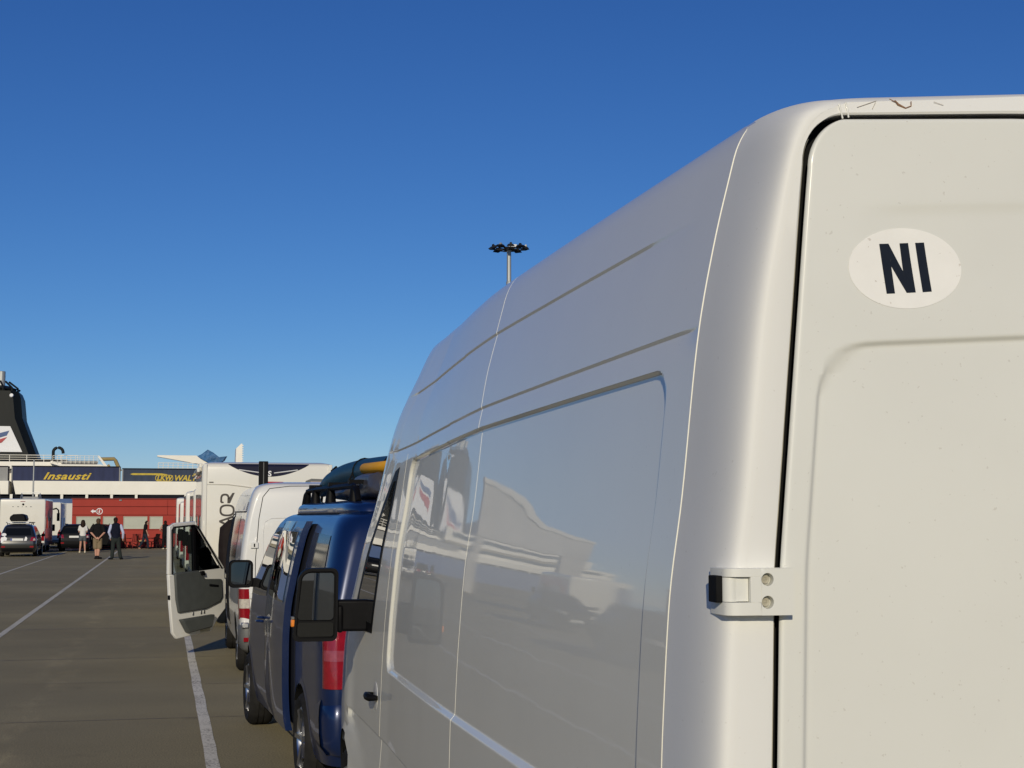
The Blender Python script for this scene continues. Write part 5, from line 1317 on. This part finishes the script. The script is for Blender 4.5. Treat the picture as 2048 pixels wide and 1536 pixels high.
# all figures are modelled facing +y; woman in white T-shirt and denim shorts
hp = [(-.085, 0, .90), (.085, 0, .90)]; kn = [(-.10, .02, .50), (.105, .02, .50)]; an = [(-.135, -.01, .09), (.13, -.01, .09)]; to = [(-.17, .13, .035), (.14, .15, .035)]
J = legs(hp, kn, an, to, (.082, .054, .036)) + [((0, 0, .92), (0, 0, 1.15), .125, .115, (1.15, .8)), ((0, 0, 1.15), (0, 0, 1.36), .115, .12, (1.2, .75)), ((0, 0, 1.36), (0, .02, 1.52), .055, .05)] + head((0, .03, 1.60), .5, .98)
for sx in (-1, 1):
    J += [((sx * .165, 0, 1.38), (sx * .20, .03, 1.12), .05, .04), ((sx * .20, .03, 1.12), (sx * .09, .20, 1.02), .038, .028)] + hand((sx * .09, .20, 1.02), (-sx * .8, .4, .1), (0, 0, 1), .9, .6)
shirt = [((0, 0, .93), (0, 0, 1.15), .155, .14, (1.1, .8)), ((0, 0, 1.15), (0, 0, 1.37), .14, .14, (1.2, .78)), ((-.14, 0, 1.40), (.14, 0, 1.40), .06, .06)] + [((sx * .15, 0, 1.39), (sx * .195, .015, 1.22), .07, .068) for sx in (-1, 1)]
shorts = [((0, 0, .86), (0, 0, .95), .135, .13, (1.2, .9))] + [((sx * .088, 0, .88), (sx * .098, .01, .70), .10, .098) for sx in (-1, 1)]
shoes = [((a[0], a[1] - .05, .05), t, .05, .042) for a, t in zip(an, to)] + [((a[0], a[1] - .01, .09), (a[0], a[1] - .02, .05), .045, .05) for a in an]
hr = [((0, 0, 1.645), (0, .0, 1.65), .108, .105), ((0, -.04, 1.60), (0, -.07, 1.40), .095, .075, (1.25, .8)), ((-.06, -.03, 1.56), (-.085, -.05, 1.42), .06, .04), ((.06, -.03, 1.56), (.085, -.05, 1.42), .06, .04)]
person('person with long brown hair in a white T-shirt and denim shorts, back to us', -4.33, 86.6, 0, J, [('shirt', 'cloth_white', shirt, .014), ('shorts', 'cloth_denim', shorts, .014), ('shoes', 'shoe_cream', shoes, .012)], ('hair_brown', hr), 1.045)
# man in black T-shirt and khaki shorts, hands behind his back
hp = [(-.09, 0, .88), (.09, 0, .88)]; kn = [(-.07, .02, .48), (.06, .02, .48)]; an = [(-.055, -.01, .09), (.03, -.02, .09)]; to = [(-.10, .14, .035), (.16, .10, .035)]
J = legs(hp, kn, an, to, (.09, .06, .042)) + [((0, 0, .92), (0, .02, 1.15), .15, .15, (1.2, .9)), ((0, .01, 1.15), (0, 0, 1.38), .15, .135, (1.3, .8)), ((0, 0, 1.38), (0, .02, 1.52), .068, .06)] + head((.01, .04, 1.60), -.5, 1.03)
for sx in (-1, 1):
    J += [((sx * .20, 0, 1.40), (sx * .275, -.08, 1.14), .056, .046), ((sx * .275, -.08, 1.14), (sx * .06, -.20, .90), .046, .032)] + hand((sx * .06, -.20, .90), (-sx * .9, -.05, -.25), (0, -.2, 1), 1.0, .7)
shirt = [((0, .01, .93), (0, .02, 1.15), .178, .18, (1.18, .92)), ((0, .01, 1.15), (0, 0, 1.40), .18, .155, (1.25, .82)), ((-.18, 0, 1.43), (.18, 0, 1.43), .07, .07)] + [((sx * .19, 0, 1.42), (sx * .262, -.06, 1.20), .085, .078) for sx in (-1, 1)]
shorts = [((0, 0, .84), (0, 0, .95), .155, .155, (1.18, .95))] + [((sx * .092, 0, .88), (sx * .088, .02, .50), .115, .105) for sx in (-1, 1)]
shoes = [((a[0], a[1] - .06, .05), t, .052, .046) for a, t in zip(an, to)] + [((a[0], a[1], .13), (a[0], a[1] - .02, .05), .046, .05) for a in an]
hr = [((.01, .015, 1.665), (.01, .02, 1.67), .099, .096), ((.01, -.03, 1.62), (.01, -.03, 1.57), .085, .07)]
person('person in a black T-shirt and khaki shorts with hands clasped behind the back', -3.0, 73.6, 0, J, [('shirt', 'cloth_black', shirt, .014), ('shorts', 'cloth_khaki', shorts, .014), ('shoes', 'shoe_black', shoes, .012)], ('hair_sandy', hr), 1.085)
# man in dark waistcoat with pale sleeves
hp = [(-.095, 0, .92), (.095, 0, .92)]; kn = [(-.11, .02, .50), (.14, .02, .50)]; an = [(-.14, -.01, .09), (.22, -.01, .09)]; to = [(-.26, .10, .035), (.29, .12, .035)]
J = legs(hp, kn, an, to) + [((0, 0, .95), (0, 0, 1.18), .135, .14, (1.2, .85)), ((0, 0, 1.18), (0, 0, 1.42), .14, .135, (1.35, .8)), ((0, 0, 1.42), (-.01, .02, 1.58), .065, .058)] + head((-.02, .04, 1.66), .6, 1.03)
el = {-1: (-.29, .02, 1.17), 1: (.31, -.02, 1.15)}; wr = {-1: (-.20, .12, .93), 1: (.30, .06, .92)}
for sx in (-1, 1):
    J += [((sx * .21, 0, 1.45), el[sx], .05, .042), (el[sx], wr[sx], .04, .03)] + hand(wr[sx], (0, .3, -1), (0, 1, 0), 1.0, .5)
sl = [((sx * .205, 0, 1.45), el[sx], .072, .06) for sx in (-1, 1)] + [(el[sx], wr[sx], .060, .045) for sx in (-1, 1)]
vest = [((0, 0, .93), (0, 0, 1.18), .165, .165, (1.15, .85)), ((0, 0, 1.18), (0, 0, 1.44), .165, .155, (1.25, .82)), ((-.15, 0, 1.46), (.15, 0, 1.46), .068, .068), ((0, -.01, 1.50), (0, 0, 1.54), .075, .07)]
trou = [((0, 0, .86), (0, 0, .98), .145, .145, (1.2, .95))] + [c for h, k, a in zip(hp, kn, an) for c in ((h, k, .115, .085), (k, (a[0], a[1], .10), .085, .078))]
shoes = [((a[0], a[1] - .06, .045), t, .05, .044) for a, t in zip(an, to)]
hr = [((-.02, .02, 1.725), (-.02, .02, 1.73), .099, .096), ((-.02, -.035, 1.68), (-.02, -.03, 1.62), .085, .07)]
person('person in a dark waistcoat over a pale shirt and dark trousers, seen from behind', -2.15, 72.6, 0, J, [('shirt', 'cloth_lilac', sl, .012), ('waistcoat', 'cloth_navy', vest, .014), ('trousers', 'cloth_grey', trou, .014), ('shoes', 'shoe_black', shoes, .012)], ('hair_brown', hr), 1.075)
# walking man in black, side on
hp = [(0, -.08, .90), (0, .08, .90)]
hp = [(-.085, -.01, .90), (.085, .01, .90)]; kn = [(-.09, -.10, .50), (.09, .16, .52)]; an = [(-.09, -.30, .16), (.09, .20, .09)]; to = [(-.09, -.18, .04), (.09, .36, .04)]
J = legs(hp, kn, an, to) + [((0, 0, .95), (0, .02, 1.18), .13, .13, (1.2, .85)), ((0, .02, 1.18), (0, .04, 1.42), .13, .13, (1.3, .8)), ((0, .04, 1.42), (0, .10, 1.55), .062, .056)] + head((0, .14, 1.62), 0, 1.02, -.35)
el = {-1: (-.25, .0, 1.15), 1: (.25, .06, 1.15)}; wr = {-1: (-.24, .10, .92), 1: (.23, .14, .93)}
for sx in (-1, 1): J += [((sx * .20, .03, 1.44), el[sx], .05, .042), (el[sx], wr[sx], .04, .03)] + hand(wr[sx], (0, .4, -1), (0, 1, .2), 1.0, .6)
shirt = [((0, .0, .93), (0, .02, 1.18), .158, .155, (1.15, .85)), ((0, .02, 1.18), (0, .04, 1.43), .155, .15, (1.25, .8)), ((-.16, .04, 1.45), (.16, .04, 1.45), .066, .066)] + [((sx * .195, .03, 1.44), ((sx * .235), .02, 1.22), .078, .072) for sx in (-1, 1)]
trou = [((0, 0, .86), (0, 0, .97), .14, .14, (1.2, .95))] + [c for h, k, a in zip(hp, kn, an) for c in ((h, k, .108, .08), (k, a, .08, .068))]
shoes = [((a[0], a[1] - .05, a[2] - .03), t, .05, .044) for a, t in zip(an, to)]
hr = [((0, .11, 1.675), (0, .115, 1.68), .1, .096), ((0, .06, 1.64), (0, .055, 1.59), .085, .07)]
person('person in black walking to the right in front of the red building', -1.12, 97.6, R(-82), J, [('shirt', 'cloth_black', shirt, .014), ('trousers', 'jeans_dark', trou, .014), ('shoes', 'shoe_black', shoes, .012)], ('hair_brown', hr), 1.0)
# person half hidden behind the open door, arms bare
hp = [(-.085, 0, .90), (.085, 0, .90)]; kn = [(-.09, .02, .50), (.09, .02, .50)]; an = [(-.10, -.01, .09), (.10, -.01, .09)]; to = [(-.13, .13, .035), (.13, .13, .035)]
J = legs(hp, kn, an, to) + [((0, 0, .95), (0, 0, 1.18), .125, .13, (1.2, .85)), ((0, 0, 1.18), (0, 0, 1.42), .13, .125, (1.3, .8)), ((0, 0, 1.42), (0, .02, 1.55), .06, .055)] + head((0, .03, 1.62), .3, 1.0)
for sx in (-1, 1): J += [((sx * .19, 0, 1.44), (sx * .32, .03, 1.20), .05, .042), ((sx * .32, .03, 1.20), (sx * .14, .18, 1.08), .04, .03)] + hand((sx * .14, .18, 1.08), (-sx, .2, 0), (0, 0, 1), 1.0, .6)
shirt = [((0, .0, .93), (0, 0, 1.18), .15, .15, (1.15, .85)), ((0, 0, 1.18), (0, 0, 1.43), .15, .145, (1.25, .8)), ((-.15, 0, 1.45), (.15, 0, 1.45), .064, .064)]
trou = [((0, 0, .86), (0, 0, .97), .135, .135, (1.2, .95))] + [c for h, k, a in zip(hp, kn, an) for c in ((h, k, .105, .078), (k, a, .078, .068))]
shoes = [((a[0], a[1] - .05, .05), t, .05, .042) for a, t in zip(an, to)]
hr = [((0, .0, 1.675), (0, .0, 1.68), .1, .098), ((0, -.04, 1.64), (0, -.04, 1.56), .09, .08)]
person('person in black half hidden by the open white van door', .12, 95.6, R(10), J, [('shirt', 'cloth_black', shirt, .014), ('trousers', 'cloth_black', trou, .014), ('shoes', 'shoe_cream', shoes, .012)], ('hair_brown', hr), 1.0)
# ------------------------------------------------------------------ ferry beyond the quay
def ferry():
    Y0 = 195.0
    V = thing('ferry', 'white and blue ferry with black funnels moored behind the red building', 'ship', (0, Y0, 0))
    XL, XR = -66, 34
    # blue hull with a bow rake at the right end (hidden) and the white band above
    h = MB(); sec = []
    for z, k in ((-3, .0), (1, .4), (4.35, 1.0)): sec.append([(XL, 0, z), (XR - 6 + 4 * k, 0, z), (XR + 6 * k, 10, z), (XR - 6 + 4 * k, 24, z), (XL, 24, z)])
    h.grid([q + [q[0]] for q in sec]); h.add(sec[-1], [(0, 1, 2, 3, 4)]); h.build('hull', 'ship_blue', V)
    MB().box(XL + .5, -3.0, .6, 23, 4.3, 4.92).build('mooring_deck', 'dark_opening', V)
    for i in range(18):
        x = -3.4 - i * 3.0
        MB().box(x - .16, x + .16, .02, .6, 4.33, 4.9).build('deck_post', 'ship_white', V)
    MB().box(XL, -18.75, -.02, 23, 4.88, 6.55).build('bulwark', 'ship_white', V, bevel=.04)
    MB().prism([(-17.9, 4.9), (XR, 4.9), (XR, 6.56), (-18.25, 6.56)], XZ(-.02), 0, 23).build('bulwark', 'ship_white', V)
    MB().box(-2.98, XR, -.06, .2, 4.32, 4.88).build('bulwark_sill', 'dark_opening', V)
    MB().box(XL, -8.6, 9, 22, 6.55, 8.25).build('deck_house', 'ship_white', V)
    MB().box(XL, -12.2, 7.5, 22, 8.27, 9.2).build('upper_deck', 'ship_white', V, bevel=.03)
    for i in range(9):
        x = -14.0 - i * 1.72; MB().prism([(x, 8.1), (x + .3, 8.27), (x - .3, 8.27)], XZ(7.4), 0, .12).build('deck_bracket', 'dark_opening', V)
    def rail(name, x0, x1, y, z0, hgt, n, m='ship_white', r=.035, bars=3):
        mb = MB()
        for k in range(bars): z = z0 + hgt * (k + 1) / bars; mb.tube([(x0, y, z), (x1, y, z)], r if k == bars - 1 else r * .7, 5)
        for i in range(n + 1): x = x0 + (x1 - x0) * i / n; mb.tube([(x, y, z0), (x, y, z0 + hgt)], r, 5)
        return mb.build(name, m, V)
    rail('railing', -30, -11.0, 7.6, 9.2, .85, 9, 'ship_white', .045)
    # dark winch gear behind the railing
    MB().box(-28, -12.5, 9.5, 12, 9.2, 9.62).build('deck_gear', 'funnel_black', V, bevel=.1)
    # funnels
    def funnel(xc, w=1.0, zs=1.0):
        F = MB(); P = [(6.1, 8.8), (3.75, 14.6), (3.45, 17.2), (3.1, 18.0)]
        P = [(a * w, 9.0 + (b - 9.0) * zs) for a, b in P]
        sec = []
        for a, z in P: d = 4.2; c = .9; sec.append([(xc - a + c, 10, z), (xc + a - c, 10, z), (xc + a, 10 + c, z), (xc + a, 10 + d * 2 - c, z), (xc + a - c, 10 + d * 2, z), (xc - a + c, 10 + d * 2, z), (xc - a, 10 + d * 2 - c, z), (xc - a, 10 + c, z)])
        F.grid([q + [q[0]] for q in sec]); F.add(sec[-1], [tuple(range(8))])
        f = F.build('funnel', 'funnel_black', V)
        zz = lambda z: 9.0 + (z - 9.0) * zs
        MB().prism([(xc - 3.9 * w, zz(10.45)), (xc + 3.9 * w, zz(10.45)), (xc + 2.35 * w, zz(13.6)), (xc - 2.35 * w, zz(13.6))], XZ(9.9), 0, .12).build('funnel_panel', 'sign_white', f)
        def wave(z0, z1, amp, m, n_, w0, w1):
            top = [(xc + w0 * (t * 2 - 1), zz(z0 + amp * math.sin((t - .5) * 2.6) * abs(t - .3))) for t in np.linspace(0, 1, 14)]
            bot = [(xc + w1 * (t * 2 - 1), zz(z1 + amp * math.sin((t - .5) * 2.6) * abs(t - .3))) for t in np.linspace(1, 0, 14)]
            MB().prism(top + bot, XZ(9.84), 0, .05).build(n_, m, f)
        wave(12.55, 11.95, .75, 'ship_blue', 'emblem_wave', 2.25 * w, 1.95 * w); wave(11.75, 11.1, .75, 'red_decal', 'emblem_wave', 2.0 * w, 1.4 * w)
        top = zz(18.0)
        MB().lathe([(2.6 * w, 0), (2.7 * w, .5), (1.7 * w, .9)], (xc, 14, top), (0, 0, 1), 14).build('funnel_cap', 'funnel_black', f)
        for dx in (-1.5, -.35, .75): MB().lathe([(.50, 0), (.50, 2.2), (.42, 2.25), (.42, 1.8)], (xc + dx * w, 13.2 + .6 * abs(dx), top + .6), (0, 0, 1), 14).build('exhaust_pipe', 'galvanised', f, smooth=40)
        for k in range(7):
            a = R(200 + k * 24); x, y = xc + 3.0 * w * math.cos(a), 14 + 3.8 * math.sin(a)
            MB().tube([(x, y, top - .3), (x, y, top + .5), (x * .6 + xc * .4, y * .6 + 14 * .4, top + 1.4)], .13, 6).build('stack_bracket', 'funnel_black', f)
        rg = MB(); rg.tube([(xc + 3.05 * w * math.cos(t), 14 + 3.6 * math.sin(t), top + .35) for t in np.linspace(0, 2 * math.pi, 24)], .09, 5); rg.build('stack_rail', 'funnel_black', f)
        MB().lathe([(.001, .2), (.22, .2), (.28, 0), (.2, -.2)], (xc + 2.4 * w, 9.9, zz(17.4)), (0, -1, .2), 12).build('floodlight', 'sign_white', f)
        return f
    funnel(-22.1, 1.02, 1.06)
    funnel(-31.5, 1.02, 1.06)
    # gooseneck vent
    mb = MB(); P = [(-14.0, 6.6, 9.0), (-14.0, 6.6, 10.45)] + [(-13.4 - .6 * math.cos(t), 6.6, 10.45 + .55 * math.sin(t)) for t in np.linspace(.2, math.pi - .1, 9)] + [(-12.77, 6.6, 10.25)]
    mb.tube(P, .20, 10); mb.build('gooseneck_vent', 'funnel_black', V, smooth=50)
    # white rescue boat house with its railing and ochre davit
    mb = MB(); mb.prism([(-14.2, 9.3), (-13.6, 9.1), (-12.8, 8.85), (-8.0, 8.85), (-7.0, 8.3), (-12.3, 8.3), (-13.0, 8.6), (-14.4, 9.0)], XZ(6.0), 0, 1.8)
    mb.build('boat_deck', 'ship_white', V)
    MB().prism([(-8.5, 10.0), (-8.25, 10.0), (-7.0, 8.4), (-7.5, 8.4)], XZ(6.0), 0, .15).build('boat_ladder', 'ship_white', V)
    rail('boat_railing', -14.0, -8.4, 5.95, 8.95, 1.0, 10, 'ship_white', .035, 4)
    MB().box(-13.0, -8.5, 6.6, 7.6, 8.9, 9.35).build('rescue_boat', 'trailer_grey', V, bevel=.12)
    for x0 in (-12.6, -11.0, -9.3): MB().box(x0 - 1.2 + .6, x0 + .75, 5.98, 6.2, 8.30, 8.55).build('boat_window', 'trailer_grey', V)
    mb = MB(); mb.tube([(-8.2, 6.4, 9.55), (-6.4, 6.4, 9.6), (-6.2, 6.4, 9.35), (-5.6, 6.4, 8.0)], .24, 8); mb.tube([(-7.5, 6.4, 8.4), (-6.9, 6.4, 8.75)], .22, 8); mb.build('davit', 'crane_ochre', V, smooth=40)
    # right of the trailers: railing and funnel-like fin
    rail('railing', -.8, 4.2, 4.0, 8.1, .95, 8, 'ship_white', .045, 3)
    MB().prism([(9.2, 9.0), (10.05, 9.0), (10.05, 11.85), (9.9, 11.85), (9.25, 11.2)], XZ(8), 0, 3).build('vent_fin', 'ship_white', V)
    for k in range(9): MB().box(10.05, 10.2, 8, 8.6, 9.15 + k * .3, 9.28 + k * .3).build('fin_rung', 'ship_white', V)
    MB().box(8.9, 10.1, 7.8, 11.2, 6.5, 9.1).build('fin_base', 'trailer_grey', V)
    # tall superstructure to the left
    for (x0, x1, z0, z1, yy) in ((-62, -30, 6.55, 8.24, 2), (-60, -30, 9.22, 11.4, 5), (-56, -38, 11.4, 13.6, 7)):
        MB().box(x0, x1, yy, 22, z0, z1).build('deck_block', 'ship_white', V, bevel=.05)
        MB().box(x0 + 1.5, x1 - 1.5, yy - .06, yy + .1, z0 + 1.0, z0 + 1.85).build('window_band', 'dark_glass', V)
    return V
ferry()
def trailer(name, label, x0, x1, z1, m, y=196.2, rz=0):
    V = thing(name, label, 'trailer', ((x0 + x1) / 2, y, 6.5), rz, 'trailers on the ferry deck')
    w = (x1 - x0) / 2; H_ = z1 - 6.5
    MB().box(-w, w, 0, 2.5, .02, H_ - .14).build('body', m, V, bevel=.03)
    MB().box(-w - .02, w + .02, -.03, 2.53, H_ - .14, H_).build('roof_rail', 'dark_opening', V)
    MB().box(-w - .015, -w + .12, -.035, .2, .02, H_ - .14).build('corner_post', 'trailer_grey', V)
    MB().box(w - .12, w + .015, -.035, .2, .02, H_ - .14).build('corner_post', 'trailer_grey', V)
    MB().box(-w, w, .3, 2.2, -.0, .02).build('chassis', 'dark_opening', V)
    n = int((x1 - x0) / .62)
    for k in range(1, n): MB().box(-w + k * .62 - .02, -w + k * .62 + .02, -.012, .01, .04, H_ - .16).build('curtain_strap', m, V)
    return V, H_
T1, H1 = trailer('curtain_trailer', 'dark navy curtain trailer with yellow italic lettering on the ferry deck', -18.55, -5.46, 8.47, 'trailer_navy')
text('side_lettering', 'Insausti', 1.22, 'letter_yellow', T1, (-.05, -.03, .66), shear=.42, bold=.030, ext=.012, sx=1.36, sp=1.09)
T2, H2 = trailer('curtain_trailer', 'slate blue curtain trailer with an ochre band and letters on the ferry deck', -5.2, 8.4, 8.25, 'trailer_slate')
text('side_lettering', 'WALTER', 1.0, 'letter_ochre', T2, (-.42, -.03, .50), shear=.25, bold=.03, ext=.012, sx=.98, align='LEFT')
text('side_lettering', 'LKW', .86, 'letter_ochre', T2, (-1.62, -.03, .50), shear=.25, bold=.03, ext=.012, sx=.98)
mb = MB(); P = rrect(-2.72, -.50, .10, .93, .36); o = P; i = [(-1.61 + (a + 1.61) * .93, .515 + (b - .515) * .80) for a, b in P]; k = len(P)
mb.add([(a, -.035, b) for a, b in o + i] + [(a, -.01, b) for a, b in o + i], [(q, (q + 1) % k, k + (q + 1) % k, k + q) for q in range(k)] + [(q, (q + 1) % k, 2 * k + (q + 1) % k, 2 * k + q) for q in range(k)]); mb.build('logo_outline', 'letter_ochre', T2)
MB().prism([(-5.85, 1.0), (-5.5, 1.12), (-2.0, 1.12), (-1.2, 1.0), (-1.4, .9), (-5.5, .88)], XZ(-.03), 0, .02).build('logo_band', 'letter_ochre', T2)
trailer('curtain_trailer', 'pale grey trailer at the left edge on the ferry deck', -34.0, -19.0, 8.42, 'trailer_grey')
# white tapered ramp arm with a blue tarpaulin, on the ferry's deck
o = MB(); o.prism([(-.95, 10.05), (-.95, 9.85), (3.6, 9.05), (5.3, 8.75), (5.9, 8.9), (4.9, 9.45), (4.0, 10.05)], XZ(199), 0, 1.2); o = o.build('ramp_arm', 'ship_white', bevel=.04)
tag(o, 'white tapered ramp arm raised above the ferry deck', 'ramp')
MB().box(4.6, 5.4, 199.1, 200.1, 6.4, 8.95).build('arm_pedestal', 'ship_white', o)
mb = MB(); rnd = random.Random(11); rows = []
prof = [(4.0, 9.95), (4.7, 10.3), (5.45, 10.85), (6.1, 10.5), (6.9, 9.85), (7.95, 9.98), (7.6, 9.4), (6.9, 8.95), (5.6, 8.95), (4.7, 9.45)]
for t, k in ((0, .92), (.3, 1.0), (.9, 1.0), (1.3, .85)):
    rows.append([(5.8 + (a - 5.8) * k + rnd.uniform(-.05, .05), 198.85 + t + .15 * math.sin(2 * a), 9.6 + (b - 9.6) * k + rnd.uniform(-.05, .05)) for a, b in prof])
mb.grid([q + [q[0]] for q in rows]).add(rows[0], [tuple(range(10))]).add(rows[-1], [tuple(range(10))])
tag(mb.build('tarpaulin', 'tarp_blue', smooth=40), 'crumpled blue tarpaulin tied on the white ramp arm', 'tarpaulin')
# two thin lamp columns on the quay in front of the ferry
for (x, y, h, lab) in ((-11.35, 140, 7.15, 'thin grey lamp column before the ferry, above the white motorhome'), (-16.1, 150, 8.2, 'pair of thin dark poles at the left edge before the ferry')):
    c = MB().tube([(x, y, 0), (x, y, h)], [.09, .06], 8).build('lamp_column', 'galvanised', smooth=50); tag(c, lab, 'pole')
    if x < -15: MB().tube([(x + .45, y, 0), (x + .45, y, h)], .07, 8).prism([(x + .6, 0), (x + 1.35, 0), (x + .7, h - 1.5), (x + .62, h - 1.5)], XZ(y), 0, .1).build('stay', 'funnel_black', c)
# ------------------------------------------------------------------ high floodlight mast
def mast():
    x, y, h = 36.68, 160, 31.6
    V = thing('floodlight_mast', 'tall grey floodlight mast with a ring of lamps above the white van roof', 'lamp post', (x, y, 0))
    MB().lathe([(.48, 0), (.40, 8), (.30, 20), (.24, h)], (0, 0, 0), (0, 0, 1), 16).build('pole', 'galvanised', V, smooth=60)
    MB().lathe([(.30, 0), (.30, .05), (.32, .05), (.32, .35), (.27, .4)], (0, 0, 27.6), (0, 0, 1), 14).build('pole_collar', 'galvanised', V)
    mb = MB(); mb.lathe([(.55, -.15), (.62, 0), (.55, .15), (.48, 0)], (0, 0, h), (0, 0, 1), 20, closed=True)
    for k in range(10):
        a = 2 * math.pi * k / 10 + .2; mb.tube([(.4 * math.cos(a), .4 * math.sin(a), h), (1.75 * math.cos(a), 1.75 * math.sin(a), h + .05)], .05, 5)
    mb.tube([(1.45 * math.cos(t), 1.45 * math.sin(t), h) for t in np.linspace(0, 2 * math.pi, 33)], .05, 5)
    mb.build('head_frame', 'lamp_black', V)
    for k in range(10):
        a = 2 * math.pi * k / 10 + .2; c, s_ = math.cos(a), math.sin(a)
        f = MB(); M_ = Matrix.Translation((1.85 * c, 1.85 * s_, h + .10)) @ Matrix.Rotation(a, 4, 'Z') @ Matrix.Rotation(R(14 if k % 2 else -6), 4, 'Y')
        vs = [(-.36, -.42, -.06), (.42, -.42, -.06), (.42, .42, -.06), (-.36, .42, -.06), (-.22, -.28, .16), (.26, -.28, .12), (.26, .28, .12), (-.22, .28, .16)]
        f.add([tuple(M_ @ Vector(p)) for p in vs], [(0, 3, 2, 1), (4, 5, 6, 7), (0, 1, 5, 4), (1, 2, 6, 5), (2, 3, 7, 6), (3, 0, 4, 7)])
        f.build('floodlight', 'lamp_black', V)
        g_ = MB(); g_.add([tuple(M_ @ Vector(p)) for p in [(-.12, -.16, .15), (.14, -.16, .13), (.14, .16, .13), (-.12, .16, .15), (-.06, -.1, .36), (.08, -.1, .34), (.08, .1, .34), (-.06, .1, .36)]], [(0, 3, 2, 1), (4, 5, 6, 7), (0, 1, 5, 4), (1, 2, 6, 5), (2, 3, 7, 6), (3, 0, 4, 7)])
        g_.build('ballast_box', 'galvanised' if k % 3 == 0 else 'lamp_black', V)
        if k in (2, 3): pass
    MB().box(-.05, .85, -.3, .3, h + .2, h + .55).build('winch_box', 'sign_white', V, bevel=.05)
    return V
mast()
# ------------------------------------------------------------------ the west side of the yard, mirrored in the near van's flank
def gate():
    V = thing('lane_gantry', 'pale concrete lane gantry spanning the check-in lanes on the left side', 'gantry', (-17.8, 80, 0))
    MB().box(-4.4, 4.0, -.6, .6, 5.6, 7.3).build('beam', 'concrete', V, bevel=.05)
    MB().box(-4.3, -2.7, -.58, .58, 0, 5.6).build('pillar', 'concrete', V, bevel=.05); MB().box(3.2, 3.9, -.58, .58, 0, 5.6).build('pillar', 'concrete', V, bevel=.05)
    MB().box(-4.5, 4.1, -.7, .7, 7.3, 7.5).build('coping', 'shed_white', V)
    return V
gate()
def shed(name, label, x0, x1, y0, y1, h, m='shed_white'):
    V = thing(name, label, 'building', (x0, y0, 0)); w = x1 - x0
    MB().box(0, w, 0, y1 - y0, 0, h).build('wall', m, V); MB().box(-.1, w + .1, -.1, y1 - y0 + .1, h, h + .25).build('roof_edge', 'trailer_grey', V)
    MB().box(-.02 + w, w + .02, .5, y1 - y0 - .5, .3, 1.1).build('plinth_band', 'trailer_grey', V)
    return V
shed('terminal_shed', 'long low white terminal shed along the left edge of the yard', -60, -46, 20, 110, 4.6)
shed('site_office', 'small white office building by the left lanes', -34, -27, 66, 76, 3.6)
C5, _ = car('parked_car', 'dark car waiting in the lane left of the camera, mirrored in the white van', -8.6, 31, R(180), 'black_car_paint', 4.3, .87, 1.5)
C6, _ = car('parked_car', 'dark car waiting behind in the left lane, mirrored in the white van', -10.9, 24.5, R(176), 'dark_car_paint', 4.3, .87, 1.5)
C7, _ = car('parked_car', 'black car further up the left lane, mirrored in the white van', -10.4, 45, R(180), 'black_car_paint', 4.3, .87, 1.5)
plain_camper('motorhome', 'white motorhome in the far left lane, mirrored in the white van', 'motorhome', -14.5, 52, 5.8, 2.9, 1.13)
